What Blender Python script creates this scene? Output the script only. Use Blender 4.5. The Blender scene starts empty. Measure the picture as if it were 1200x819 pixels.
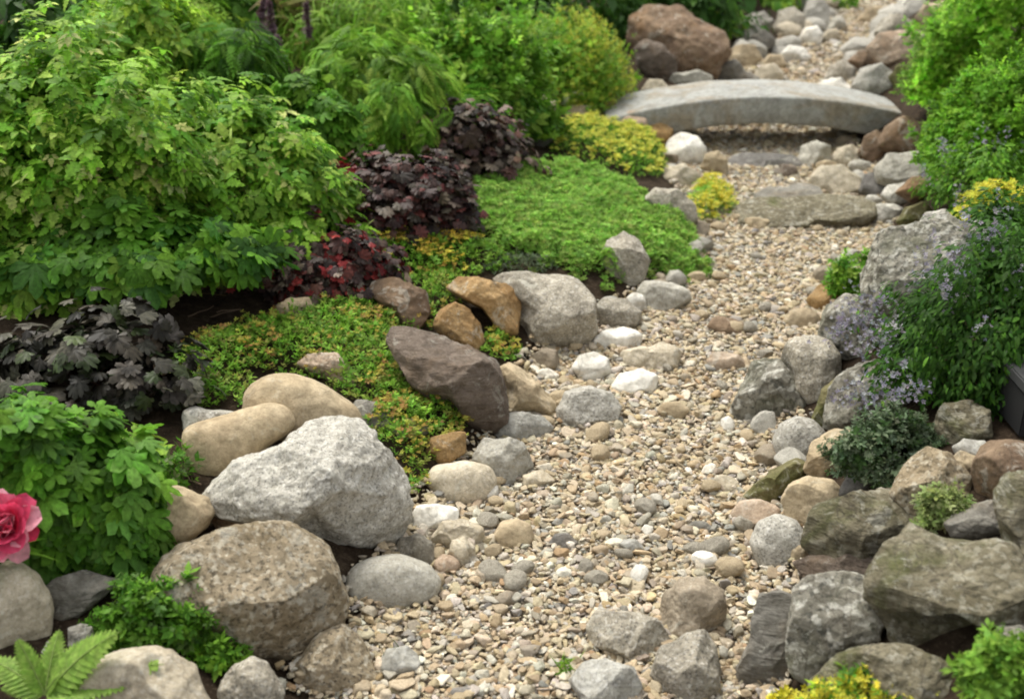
import bpy, bmesh, math, random
import numpy as np

S = bpy.context.scene
COL = S.collection
RNG = np.random.default_rng(7)
random.seed(7)

# ---------------------------------------------------------------- camera
F_PX = 1333.33
CAM = np.array([0.0, 0.0, 1.70])
TH = math.radians(24.6)
FWD = np.array([0.0, math.cos(TH), -math.sin(TH)])
UPV = np.array([0.0, math.sin(TH), math.cos(TH)])
RGT = np.array([1.0, 0.0, 0.0])
cd = bpy.data.cameras.new('camera')
cam = bpy.data.objects.new('camera', cd)
COL.objects.link(cam)
cam.location = CAM
cam.rotation_euler = (math.pi / 2 - TH, 0, 0)
cd.sensor_width = 36.0
cd.lens = 40.0
cd.clip_start = 0.05
cd.clip_end = 1000.0
cd.dof.use_dof = True
cd.dof.focus_distance = 3.1
cd.dof.aperture_fstop = 2.8
S.camera = cam

# ---------------------------------------------------------------- sky, sun, exposure
SUN_EL, SUN_AZ = math.radians(62), math.radians(-35)      # azimuth from +Y (away from the camera), towards -X
w = bpy.data.worlds.new('World')
S.world = w
w.use_nodes = True
nt = w.node_tree
bg = nt.nodes['Background']
sky = nt.nodes.new('ShaderNodeTexSky')
sky.sky_type = 'NISHITA'
sky.sun_disc = False
sky.sun_elevation = SUN_EL
sky.sun_rotation = SUN_AZ
sky.dust_density = 4.0
sky.air_density = 1.2
hs = nt.nodes.new('ShaderNodeHueSaturation')              # overcast: the blue of the sky is mostly gone
hs.inputs['Saturation'].default_value = 0.10
nt.links.new(sky.outputs[0], hs.inputs['Color'])
nt.links.new(hs.outputs[0], bg.inputs['Color'])
bg.inputs['Strength'].default_value = 0.15
sd = bpy.data.lights.new('sun', 'SUN')
sd.energy = 1.3
sd.angle = math.radians(20)
sd.color = (1.0, 0.93, 0.80)
sun = bpy.data.objects.new('sun', sd)
COL.objects.link(sun)
sun.location = (-3, 5, 9)
# the lamp's -Z points from the sun to the scene
sun.rotation_euler = (math.pi / 2 - SUN_EL, 0, math.pi - SUN_AZ)
vs = S.view_settings
vs.view_transform = 'Standard'
vs.look = 'None'
vs.gamma = 1.0
vs.use_curve_mapping = False
vs.exposure = 0.84
S.cycles.filter_width = 1.9
S.cycles.max_bounces = 6
S.cycles.diffuse_bounces = 3
S.cycles.transmission_bounces = 3
S.cycles.use_denoising = True

# ---------------------------------------------------------------- noise
_P = np.random.default_rng(3).permutation(256)
_P = np.concatenate([_P, _P, _P])
_G = np.random.default_rng(4).normal(size=(256, 3))
_G /= np.linalg.norm(_G, axis=1)[:, None]

def perlin(p):
    p = np.asarray(p, float)
    i = np.floor(p).astype(int)
    f = p - i
    i &= 255
    u = f * f * f * (f * (f * 6 - 15) + 10)
    out = 0
    for dx in (0, 1):
        wx = u[:, 0] if dx else 1 - u[:, 0]
        for dy in (0, 1):
            wy = u[:, 1] if dy else 1 - u[:, 1]
            for dz in (0, 1):
                wz = u[:, 2] if dz else 1 - u[:, 2]
                h = _P[_P[_P[i[:, 0] + dx] + i[:, 1] + dy] + i[:, 2] + dz]
                g = _G[h]
                out = out + wx * wy * wz * ((f[:, 0] - dx) * g[:, 0] + (f[:, 1] - dy) * g[:, 1] + (f[:, 2] - dz) * g[:, 2])
    return out * 1.5

def fbm(p, octaves=4, gain=0.5):
    a, s, out = 1.0, 1.0, 0
    for k in range(octaves):
        out = out + a * perlin(np.asarray(p) * s + 17.3 * k)
        a *= gain
        s *= 2.03
    return out

# ---------------------------------------------------------------- the lie of the land
def ray(px, py):
    px = np.asarray(px, float)[..., None]
    py = np.asarray(py, float)[..., None]
    return FWD + RGT * (px - 600) / F_PX + UPV * (409.5 - py) / F_PX

def flat_hit(px, py):
    r = ray(px, py)
    t = CAM[2] / -r[..., 2]
    return CAM + r * t[..., None]

L_EDGE = [(380, 1000), (395, 819), (440, 740), (490, 690), (520, 620), (590, 550), (640, 490), (650, 430), (690, 390), (780, 350),
          (835, 305), (835, 260), (805, 220), (800, 185), (815, 155), (850, 110), (880, 85), (925, 60), (960, 30), (985, 0), (990, -60), (1000, -150)]
R_EDGE = [(885, 1000), (870, 819), (872, 700), (885, 640), (880, 590), (900, 540), (880, 480), (925, 420), (965, 345), (1000, 300),
          (1020, 270), (1015, 225), (985, 185), (970, 150), (985, 110), (1000, 85), (1020, 60), (1050, 30), (1070, 0), (1080, -60), (1090, -150)]
_l = np.array([flat_hit(*p) for p in L_EDGE])
_r = np.array([flat_hit(*p) for p in R_EDGE])

def smooth(t):
    t = np.clip(t, 0, 1)
    return t * t * (3 - 2 * t)

def bed_edges(y):
    return np.interp(y, _l[:, 1], _l[:, 0]), np.interp(y, _r[:, 1], _r[:, 0])

def H(x, y):
    x = np.asarray(x, float)
    y = np.asarray(y, float)
    xl, xr = bed_edges(y)
    eL = np.clip(xl - x, 0, None)
    eR = np.clip(x - xr, 0, None)
    z = 0.07 * smooth(eL / 0.3) + 0.17 * np.minimum(eL, 3.0)
    z = z + 0.20 * smooth(eR / 0.5) + 0.24 * np.minimum(eR, 1.6)
    z = z * (0.55 + 0.45 * smooth((17 - y) / 6))
    z = z + 0.05 * smooth((y - 6.9) / 0.25)                  # the bed steps up under the bridge
    n = perlin(np.stack([x.ravel() * 1.9, y.ravel() * 1.9, np.zeros(x.size)], 1)).reshape(x.shape)
    return z + 0.02 * n * np.clip((eL + eR) * 3 + 0.25, 0, 1)

def ground(px, py):
    """the point of the ground seen at a pixel of the photograph, and the depth along the view axis"""
    r = ray(px, py)
    t = np.arange(1.2, 40, 0.01)
    p = CAM[None] + r[None] * t[:, None]
    k = int(np.argmax(p[:, 2] < H(p[:, 0], p[:, 1])))
    return p[k], t[k]

# ---------------------------------------------------------------- helpers
def link(name, me, parent=None, loc=None):
    o = bpy.data.objects.new(name, me)
    COL.objects.link(o)
    if parent is not None:
        o.parent = parent
    if loc is not None:
        o.location = loc
    return o

def mesh_np(name, V, faces, mat, col=None, smooth_shade=True):
    """V (n,3); faces list of (m,k) int arrays; col (n,3) or None"""
    me = bpy.data.meshes.new(name)
    V = np.ascontiguousarray(V, np.float32)
    faces = [np.asarray(f, np.int32) for f in faces if len(f)]
    nl = sum(f.size for f in faces)
    nf = sum(len(f) for f in faces)
    me.vertices.add(len(V))
    me.vertices.foreach_set('co', V.ravel())
    me.loops.add(nl)
    me.loops.foreach_set('vertex_index', np.concatenate([f.ravel() for f in faces]))
    me.polygons.add(nf)
    tot = np.concatenate([np.full(len(f), f.shape[1], np.int32) for f in faces])
    st = np.concatenate([[0], np.cumsum(tot)[:-1]]).astype(np.int32)
    me.polygons.foreach_set('loop_start', st)
    me.polygons.foreach_set('loop_total', tot)
    me.polygons.foreach_set('use_smooth', np.full(nf, bool(smooth_shade)))
    if col is not None:
        a = me.attributes.new('Col', 'FLOAT_COLOR', 'POINT')
        c = np.ones((len(V), 4), np.float32)
        c[:, :3] = col
        a.data.foreach_set('color', c.ravel())
    me.update(calc_edges=True)
    me.validate()
    if mat:
        me.materials.append(mat)
    return me

def tag(o, label=None, cat=None, group=None, kind=None):
    if label: o['label'] = label
    if cat: o['category'] = cat
    if group: o['group'] = group
    if kind: o['kind'] = kind
    return o

def ico(sub):
    t = (1 + 5 ** .5) / 2
    v = [(-1, t, 0), (1, t, 0), (-1, -t, 0), (1, -t, 0), (0, -1, t), (0, 1, t), (0, -1, -t), (0, 1, -t), (t, 0, -1), (t, 0, 1), (-t, 0, -1), (-t, 0, 1)]
    f = [(0, 11, 5), (0, 5, 1), (0, 1, 7), (0, 7, 10), (0, 10, 11), (1, 5, 9), (5, 11, 4), (11, 10, 2), (10, 7, 6), (7, 1, 8),
         (3, 9, 4), (3, 4, 2), (3, 2, 6), (3, 6, 8), (3, 8, 9), (4, 9, 5), (2, 4, 11), (6, 2, 10), (8, 6, 7), (9, 8, 1)]
    V = np.array(v, float)
    V /= np.linalg.norm(V, axis=1)[:, None]
    Fc = np.array(f)
    for _ in range(sub):
        e = np.concatenate([Fc[:, [0, 1]], Fc[:, [1, 2]], Fc[:, [2, 0]]])
        es = np.sort(e, 1)
        u, inv = np.unique(es, axis=0, return_inverse=True)
        inv = inv.ravel()
        m = V[u[:, 0]] + V[u[:, 1]]
        m /= np.linalg.norm(m, axis=1)[:, None]
        k = len(Fc)
        a, b, c = inv[:k] + len(V), inv[k:2 * k] + len(V), inv[2 * k:] + len(V)
        V = np.concatenate([V, m])
        Fc = np.concatenate([np.stack([Fc[:, 0], a, c], 1), np.stack([Fc[:, 1], b, a], 1), np.stack([Fc[:, 2], c, b], 1), np.stack([a, b, c], 1)])
    return V, Fc
ICO = {k: ico(k) for k in range(0, 7)}

# ---------------------------------------------------------------- materials
def new_mat(name):
    m = bpy.data.materials.new(name)
    m.use_nodes = True
    n = m.node_tree
    return m, n, n.nodes['Principled BSDF'], n.nodes['Material Output']

def ramp(n, src, stops):
    r = n.nodes.new('ShaderNodeValToRGB')
    el = r.color_ramp.elements
    while len(el) < len(stops):
        el.new(0.5)
    for e, (p, c) in zip(el, stops):
        e.position = p
        e.color = (*c, 1) if len(c) == 3 else c
    n.links.new(src, r.inputs[0])
    return r.outputs[0]

def noise_node(n, vec, scale, detail=4, rough=0.6, dist=0.0):
    t = n.nodes.new('ShaderNodeTexNoise')
    t.inputs['Scale'].default_value = scale
    t.inputs['Detail'].default_value = detail
    t.inputs['Roughness'].default_value = rough
    t.inputs['Distortion'].default_value = dist
    n.links.new(vec, t.inputs['Vector'])
    return t.outputs[0]

def mixc(n, fac, a, b, mode='MIX'):
    x = n.nodes.new('ShaderNodeMix')
    x.data_type = 'RGBA'
    x.blend_type = mode
    if isinstance(fac, float): x.inputs[0].default_value = fac
    else: n.links.new(fac, x.inputs[0])
    for sock, v in ((6, a), (7, b)):
        if isinstance(v, tuple): x.inputs[sock].default_value = (*v, 1)
        else: n.links.new(v, x.inputs[sock])
    return x.outputs[2]

def rock_mat(name, a, b, speck_d=None, speck_l=None, stain=None, stain_amt=0.5, vein=None, layers=False, speck_amt=0.5, bump=0.5, rough=0.85, fine=160, lichen=0.35, crack=0.35):
    w_ = lambda q: None if q is None else (q[0] * 1.01, q[1], q[2] * .96)
    a, b, speck_d, speck_l, stain, vein = map(w_, (a, b, speck_d, speck_l, stain, vein))
    m, n, P, out = new_mat(name)
    tc = n.nodes.new('ShaderNodeTexCoord')
    oi = n.nodes.new('ShaderNodeObjectInfo')
    off = n.nodes.new('ShaderNodeVectorMath'); off.operation = 'SCALE'
    cmb = n.nodes.new('ShaderNodeCombineXYZ')
    for k in range(3): n.links.new(oi.outputs['Random'], cmb.inputs[k])
    n.links.new(cmb.outputs[0], off.inputs[0]); off.inputs['Scale'].default_value = 43.0
    add = n.nodes.new('ShaderNodeVectorMath')
    n.links.new(tc.outputs['Object'], add.inputs[0]); n.links.new(off.outputs[0], add.inputs[1])
    v = add.outputs[0]
    if layers:
        mp = n.nodes.new('ShaderNodeMapping')
        mp.inputs['Rotation'].default_value = (0.25, 0.3, 0.2)
        mp.inputs['Scale'].default_value = (1, 1, 4.5)
        n.links.new(v, mp.inputs['Vector'])
        v2 = mp.outputs[0]
    else:
        v2 = v
    big = noise_node(n, v2, 7, 6, 0.62, 0.4)
    c = ramp(n, big, [(0.34, a), (0.66, b)])
    if speck_d:
        s = noise_node(n, v, fine, 2, 0.6)
        c = mixc(n, ramp(n, s, [(0.54, (0, 0, 0)), (0.63, (speck_amt,) * 3)]), c, speck_d)
    if speck_l:
        s = noise_node(n, v, fine * 0.8, 2, 0.5)
        s2 = ramp(n, s, [(0.36, (speck_amt,) * 3), (0.46, (0, 0, 0))])
        c = mixc(n, s2, c, speck_l)
    if vein:
        wv = noise_node(n, v, 5, 3, 0.5, 1.5)
        c = mixc(n, ramp(n, wv, [(0.47, (0, 0, 0)), (0.5, (0.8,) * 3), (0.53, (0, 0, 0))]), c, vein)
    if stain:
        s = noise_node(n, v, 4.2, 5, 0.68, 0.6)
        c = mixc(n, ramp(n, s, [(0.5, (0, 0, 0)), (0.64, (stain_amt,) * 3)]), c, stain)
    # mottling, pale lichen blotches and dark cracks
    mo = noise_node(n, v, 31, 7, 0.7, 0.2)
    c = mixc(n, 1.0, c, ramp(n, mo, [(0.32, (.66, .65, .62)), (0.62, (1.12, 1.12, 1.12))]), 'MULTIPLY')
    if lichen:
        l1 = noise_node(n, v, 13, 6, 0.75, 0.8)
        c = mixc(n, ramp(n, l1, [(0.57, (0, 0, 0)), (0.62, (lichen,) * 3)]), c, (.56, .55, .47))
    if crack:
        k1 = noise_node(n, v2, 3.6, 5, 0.55, 1.2)
        c = mixc(n, ramp(n, k1, [(0.488, (0, 0, 0)), (0.5, (crack,) * 3), (0.512, (0, 0, 0))]), c, (.09, .075, .055))
    # each stone a little lighter or darker than its neighbours
    mr = n.nodes.new('ShaderNodeMapRange')
    mr.inputs['To Min'].default_value = 0.86; mr.inputs['To Max'].default_value = 1.12
    n.links.new(oi.outputs['Random'], mr.inputs['Value'])
    hv = n.nodes.new('ShaderNodeHueSaturation')
    n.links.new(mr.outputs[0], hv.inputs['Value']); n.links.new(c, hv.inputs['Color'])
    n.links.new(hv.outputs[0], P.inputs['Base Color'])
    P.inputs['Roughness'].default_value = rough
    P.inputs['Specular IOR Level'].default_value = 0.25
    b1 = noise_node(n, v2, 26, 8, 0.72)
    b2 = noise_node(n, v2, 9, 5, 0.6, 0.3)
    ad = n.nodes.new('ShaderNodeMath'); ad.operation = 'MULTIPLY_ADD'
    n.links.new(b2, ad.inputs[0]); ad.inputs[1].default_value = 1.3; n.links.new(b1, ad.inputs[2])
    bp = n.nodes.new('ShaderNodeBump')
    bp.inputs['Strength'].default_value = bump
    bp.inputs['Distance'].default_value = 0.02
    n.links.new(ad.outputs[0], bp.inputs['Height'])
    n.links.new(bp.outputs[0], P.inputs['Normal'])
    return m

RM = {
 'granite':   rock_mat('grey_granite', (.39, .375, .335), (.52, .50, .45), (.10, .10, .10), (.70, .69, .66), speck_amt=.6),
 'granite_d': rock_mat('weathered_granite', (.27, .245, .20), (.43, .395, .325), (.08, .075, .07), (.58, .56, .52), (.13, .12, .095), .5, speck_amt=.6),
 'tan_gran':  rock_mat('tan_granite', (.29, .235, .155), (.42, .35, .25), (.09, .075, .055), (.60, .55, .45), (.24, .18, .10), .4, speck_amt=.8, fine=85, bump=.8),
 'tan':       rock_mat('tan_sandstone', (.40, .32, .21), (.50, .415, .29), (.22, .17, .11), None, (.26, .19, .115), .45, speck_amt=.35, bump=.45, lichen=.2, crack=.12),
 'beige':     rock_mat('beige_stone', (.44, .385, .29), (.56, .50, .395), (.25, .21, .16), (.66, .62, .55), (.30, .24, .16), .35, speck_amt=.4, bump=.35),
 'white':     rock_mat('white_quartz', (.66, .64, .59), (.80, .785, .74), (.40, .37, .32), None, (.50, .42, .30), .35, speck_amt=.25, bump=.35),
 'grey':      rock_mat('smooth_grey_stone', (.35, .335, .29), (.46, .44, .385), (.17, .17, .17), (.58, .58, .56), speck_amt=.4, bump=.3, lichen=.2, crack=.15),
 'bluegrey':  rock_mat('blue_grey_stone', (.29, .285, .26), (.40, .39, .355), (.13, .14, .15), (.50, .50, .49), speck_amt=.4, bump=.3),
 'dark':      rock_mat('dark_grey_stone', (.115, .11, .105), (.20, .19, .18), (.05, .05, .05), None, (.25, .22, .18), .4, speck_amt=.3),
 'purple':    rock_mat('purple_brown_schist', (.145, .112, .09), (.235, .19, .155), (.07, .05, .045), (.30, .25, .21), (.20, .135, .08), .5, layers=True, speck_amt=.3, bump=1.0),
 'brown':     rock_mat('brown_stone', (.15, .10, .068), (.25, .18, .12), (.08, .05, .035), None, (.24, .135, .06), .5, speck_amt=.35, bump=.6),
 'rust':      rock_mat('rusty_orange_stone', (.29, .18, .075), (.40, .265, .125), (.15, .085, .035), (.50, .38, .22), (.25, .13, .045), .5, speck_amt=.4, bump=.5),
 'olive':     rock_mat('mossy_olive_stone', (.115, .105, .045), (.195, .175, .085), (.06, .06, .03), None, (.10, .12, .03), .6, speck_amt=.4, bump=.6),
 'mossy':     rock_mat('lichened_grey_stone', (.16, .14, .09), (.31, .28, .20), (.08, .075, .05), (.44, .42, .34), (.12, .13, .045), .85, layers=True, speck_amt=.6, bump=1.0, fine=70, lichen=.45, crack=.7),
 'lichen':    rock_mat('grey_stone_with_pale_lichen', (.19, .18, .15), (.40, .38, .325), (.085, .085, .075), (.62, .61, .56), (.14, .145, .09), .6, speck_amt=.8, bump=1.0, fine=48, lichen=.7, crack=.6),
 'pink':      rock_mat('pinkish_tan_stone', (.40, .30, .22), (.50, .40, .31), (.22, .16, .12), (.60, .53, .45), (.28, .18, .11), .4, speck_amt=.4, bump=.4),
 'taupe':     rock_mat('taupe_stone', (.23, .19, .14), (.33, .28, .215), (.11, .09, .07), (.42, .37, .30), speck_amt=.35, bump=.4),
 'slate':     rock_mat('slate_stone', (.17, .16, .14), (.26, .25, .225), (.09, .085, .08), None, (.25, .20, .14), .5, layers=True, speck_amt=.3, bump=.7),
}

def leaf_mat(name, trans=0.48, rough=0.55, spec=0.2, var=0.35):
    m, n, P, out = new_mat(name)
    at = n.nodes.new('ShaderNodeAttribute'); at.attribute_name = 'Col'
    P.inputs['Roughness'].default_value = rough
    P.inputs['Specular IOR Level'].default_value = spec
    tc = n.nodes.new('ShaderNodeTexCoord')
    s = noise_node(n, tc.outputs['Object'], 90, 3, 0.6)
    hv = n.nodes.new('ShaderNodeHueSaturation')
    mr = n.nodes.new('ShaderNodeMapRange')
    mr.inputs['From Min'].default_value = 0.3; mr.inputs['From Max'].default_value = 0.7
    mr.inputs['To Min'].default_value = 1 - var; mr.inputs['To Max'].default_value = 1 + var
    n.links.new(s, mr.inputs['Value']); n.links.new(mr.outputs[0], hv.inputs['Value'])
    n.links.new(at.outputs['Color'], hv.inputs['Color'])
    n.links.new(hv.outputs[0], P.inputs['Base Color'])
    tr = n.nodes.new('ShaderNodeBsdfTranslucent')
    n.links.new(hv.outputs[0], tr.inputs['Color'])
    mx = n.nodes.new('ShaderNodeMixShader'); mx.inputs[0].default_value = trans
    n.links.new(P.outputs[0], mx.inputs[1]); n.links.new(tr.outputs[0], mx.inputs[2])
    n.links.new(mx.outputs[0], out.inputs['Surface'])
    return m
LEAF = leaf_mat('green_leaf')
LEAF_GLOSS = leaf_mat('glossy_dark_leaf', 0.05, 0.5, 0.22, 0.45)
PETAL = leaf_mat('petal', 0.3, 0.6, 0.2, 0.15)
STEM = leaf_mat('plant_stem', 0.0, 0.7, 0.2, 0.2)
# ---------------------------------------------------------------- ground
def soil_mat():
    m, n, P, out = new_mat('dark_garden_soil')
    tc = n.nodes.new('ShaderNodeTexCoord')
    v = tc.outputs['Object']
    a = noise_node(n, v, 22, 8, 0.75, 0.3)
    b = noise_node(n, v, 130, 4, 0.7)
    c = ramp(n, a, [(0.3, (.016, .011, .007)), (0.52, (.045, .031, .02)), (0.72, (.105, .078, .052))])
    c = mixc(n, ramp(n, b, [(0.6, (0, 0, 0)), (0.68, (.6,) * 3)]), c, (.17, .13, .09))
    # lawn far beyond the garden
    sx = n.nodes.new('ShaderNodeSeparateXYZ'); n.links.new(v, sx.inputs[0])
    far = n.nodes.new('ShaderNodeMapRange'); far.inputs['From Min'].default_value = 15; far.inputs['From Max'].default_value = 17
    n.links.new(sx.outputs[1], far.inputs['Value'])
    g = ramp(n, a, [(0.3, (.05, .10, .02)), (0.7, (.11, .17, .04))])
    c = mixc(n, far.outputs[0], c, g)
    n.links.new(c, P.inputs['Base Color'])
    P.inputs['Roughness'].default_value = 0.95
    P.inputs['Specular IOR Level'].default_value = 0.1
    bp = n.nodes.new('ShaderNodeBump'); bp.inputs['Strength'].default_value = 1.0; bp.inputs['Distance'].default_value = 0.02
    n.links.new(a, bp.inputs['Height']); n.links.new(bp.outputs[0], P.inputs['Normal'])
    return m

def gravel_mat():
    m, n, P, out = new_mat('gravel_pebbles')
    at = n.nodes.new('ShaderNodeAttribute'); at.attribute_name = 'Col'
    tc = n.nodes.new('ShaderNodeTexCoord')
    s = noise_node(n, tc.outputs['Object'], 190, 4, 0.7)
    s2 = noise_node(n, tc.outputs['Object'], 60, 3, 0.6)
    hv = n.nodes.new('ShaderNodeHueSaturation')
    mr = n.nodes.new('ShaderNodeMapRange')
    mr.inputs['From Min'].default_value = 0.3; mr.inputs['From Max'].default_value = 0.7
    mr.inputs['To Min'].default_value = 0.72; mr.inputs['To Max'].default_value = 1.2
    n.links.new(s, mr.inputs['Value']); n.links.new(mr.outputs[0], hv.inputs['Value'])
    n.links.new(at.outputs['Color'], hv.inputs['Color'])
    c = mixc(n, ramp(n, s2, [(0.55, (0, 0, 0)), (0.7, (.35,) * 3)]), hv.outputs[0], (.24, .16, .08))
    n.links.new(c, P.inputs['Base Color'])
    P.inputs['Roughness'].default_value = 0.8
    P.inputs['Specular IOR Level'].default_value = 0.25
    bp = n.nodes.new('ShaderNodeBump'); bp.inputs['Strength'].default_value = 0.5; bp.inputs['Distance'].default_value = 0.004
    n.links.new(s, bp.inputs['Height']); n.links.new(bp.outputs[0], P.inputs['Normal'])
    return m

def bed_mat():
    m, n, P, out = new_mat('sandy_bed')
    tc = n.nodes.new('ShaderNodeTexCoord')
    vo = n.nodes.new('ShaderNodeTexVoronoi'); vo.inputs['Scale'].default_value = 70
    n.links.new(tc.outputs['Object'], vo.inputs['Vector'])
    c = ramp(n, vo.outputs['Distance'], [(0.0, (.30, .24, .16)), (0.7, (.10, .075, .05))])
    n.links.new(c, P.inputs['Base Color'])
    P.inputs['Roughness'].default_value = 0.95
    bp = n.nodes.new('ShaderNodeBump'); bp.invert = True; bp.inputs['Strength'].default_value = 1.0; bp.inputs['Distance'].default_value = 0.01
    n.links.new(vo.outputs['Distance'], bp.inputs['Height']); n.links.new(bp.outputs[0], P.inputs['Normal'])
    return m

def grid_mesh(name, X, Y, Z, mat):
    ny, nx = X.shape
    V = np.stack([X.ravel(), Y.ravel(), Z.ravel()], 1)
    i = (np.arange(ny - 1)[:, None] * nx + np.arange(nx - 1)[None]).ravel()
    return mesh_np(name, V, [np.stack([i, i + 1, i + nx + 1, i + nx], 1)], mat)

xs = np.concatenate([[-400, -150, -60, -30, -15, -9], np.arange(-6, 5.51, 0.05), [7, 10, 15, 30, 60, 150, 400]])
ys = np.concatenate([[-200, -60, -20, -8, -3, -1], np.arange(0, 17, 0.05), [18, 20, 24, 30, 45, 80, 180, 500]])
X, Y = np.meshgrid(xs, ys)
tag(link('ground', grid_mesh('ground', X, Y, H(X, Y), soil_mat())), kind='structure')

yy = np.arange(1.2, 17, 0.06)
el, er = bed_edges(yy)
u = np.linspace(0, 1, 24)
X = (el - 0.06)[:, None] * (1 - u) + (er + 0.04)[:, None] * u
Y = np.repeat(yy[:, None], 24, 1)
tag(link('stream_bed', grid_mesh('stream_bed', X, Y, H(X, Y) + 0.006, bed_mat())), kind='structure')

# ---------------------------------------------------------------- gravel: thousands of pebbles, one object
def pebble_protos(sub, k, seed):
    r = np.random.default_rng(seed)
    V0, Fc = ICO[sub]
    out = []
    for _ in range(k):
        V = V0.copy()
        for _c in range(10):
            nrm = r.normal(size=3); nrm /= np.linalg.norm(nrm)
            d = V @ nrm - r.uniform(.38, .75)
            V -= np.clip(d, 0, None)[:, None] * nrm * 0.95
        V *= 1 + 0.10 * r.normal(size=(len(V), 1)) * (0.6 if sub > 0 else .8)
        out.append(V)
    return out, Fc

def pebble_colors(n, r):
    base = np.array([(.47, .39, .27), (.55, .475, .355), (.41, .33, .22), (.62, .565, .46), (.45, .42, .36), (.33, .29, .23), (.37, .265, .155), (.70, .67, .59), (.27, .26, .24), (.50, .405, .26)])
    p = np.array([.19, .16, .15, .09, .13, .10, .04, .03, .05, .06])
    c = base[r.choice(len(base), n, p=p / p.sum())]
    return c * np.array([.92, .905, .86]) * r.uniform(.8, 1.18, (n, 1)) * r.uniform(.96, 1.04, (n, 3))

def rot_mats(yaw, tilt, taz):
    """yaw about z, then a tilt of the z axis towards azimuth taz"""
    n = len(yaw)
    cy, sy = np.cos(yaw), np.sin(yaw)
    Z0 = np.zeros(n)
    Rz = np.stack([np.stack([cy, -sy, Z0], 1), np.stack([sy, cy, Z0], 1), np.stack([Z0, Z0, Z0 + 1], 1)], 1)
    ax = np.stack([-np.sin(taz), np.cos(taz), Z0], 1)
    K = np.zeros((n, 3, 3))
    K[:, 0, 1], K[:, 0, 2] = -ax[:, 2], ax[:, 1]
    K[:, 1, 0], K[:, 1, 2] = ax[:, 2], -ax[:, 0]
    K[:, 2, 0], K[:, 2, 1] = -ax[:, 1], ax[:, 0]
    Rt = np.eye(3)[None] + np.sin(tilt)[:, None, None] * K + (1 - np.cos(tilt))[:, None, None] * (K @ K)
    return Rt @ Rz

def make_gravel():
    r = np.random.default_rng(21)
    Vs, Fs, Cs = [], [], []
    base = 0
    for (y0, y1, cell, rad, sub, layers, marg) in ((1.9, 3.4, .0132, .0088, 2, 2, .16), (3.4, 5.2, .0140, .0090, 1, 2, .14), (5.2, 8.2, 0.0165, .0099, 1, 2, .12), (8.2, 14.5, .03, .017, 1, 1, .15)):
        protos, Fc = pebble_protos(sub, 14, int(y0 * 10))
        xa, xb = bed_edges(np.array([y0, y1]))
        x = np.arange(-2, 6, cell); y = np.arange(y0, y1, cell)
        gx, gy = np.meshgrid(x, y)
        for lay in range(layers):
            px = (gx + r.uniform(-.5, .5, gx.shape) * cell).ravel()
            py = (gy + r.uniform(-.5, .5, gx.shape) * cell).ravel()
            l_, r_ = bed_edges(py)
            mg = marg * r.uniform(.3, 1.0, len(px))
            k = (px > l_ - mg) & (px < r_ + mg)
            px, py = px[k], py[k]
            n = len(px)
            rr = rad * np.exp(r.normal(0, .42, n)) * (1.0 if lay else 0.9)
            big = r.random(n) < .035
            rr[big] *= r.uniform(1.5, 2.2, big.sum())
            rr = np.minimum(rr, rad * 2.9)
            sc = np.stack([rr * r.uniform(.9, 1.35, n), rr * r.uniform(.75, 1.05, n), rr * r.uniform(.38, .75, n)], 1)
            z = H(px, py) + 0.006 + sc[:, 2] * 0.5 + lay * r.uniform(.2, .95, n) * rad
            M = rot_mats(r.uniform(0, 6.28, n), np.abs(r.normal(0, .38, n)), r.uniform(0, 6.28, n))
            kind = r.integers(0, len(protos), n)
            C = pebble_colors(n, r)
            PV = np.stack(protos)[kind] * sc[:, None, :]
            PV = np.einsum('nij,nvj->nvi', M, PV) + np.stack([px, py, z], 1)[:, None]
            nv = PV.shape[1]
            Vs.append(PV.reshape(-1, 3))
            Fs.append((Fc[None] + (np.arange(n) * nv)[:, None, None]).reshape(-1, 3) + base)
            Cs.append(np.repeat(C, nv, 0))
            base += n * nv
    me = mesh_np('gravel', np.concatenate(Vs), [np.concatenate(Fs)], gravel_mat(), np.concatenate(Cs))
    o = link('gravel', me)
    tag(o, 'tan and cream pebble gravel filling the dry stream bed', 'gravel', kind='stuff')
make_gravel()
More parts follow.
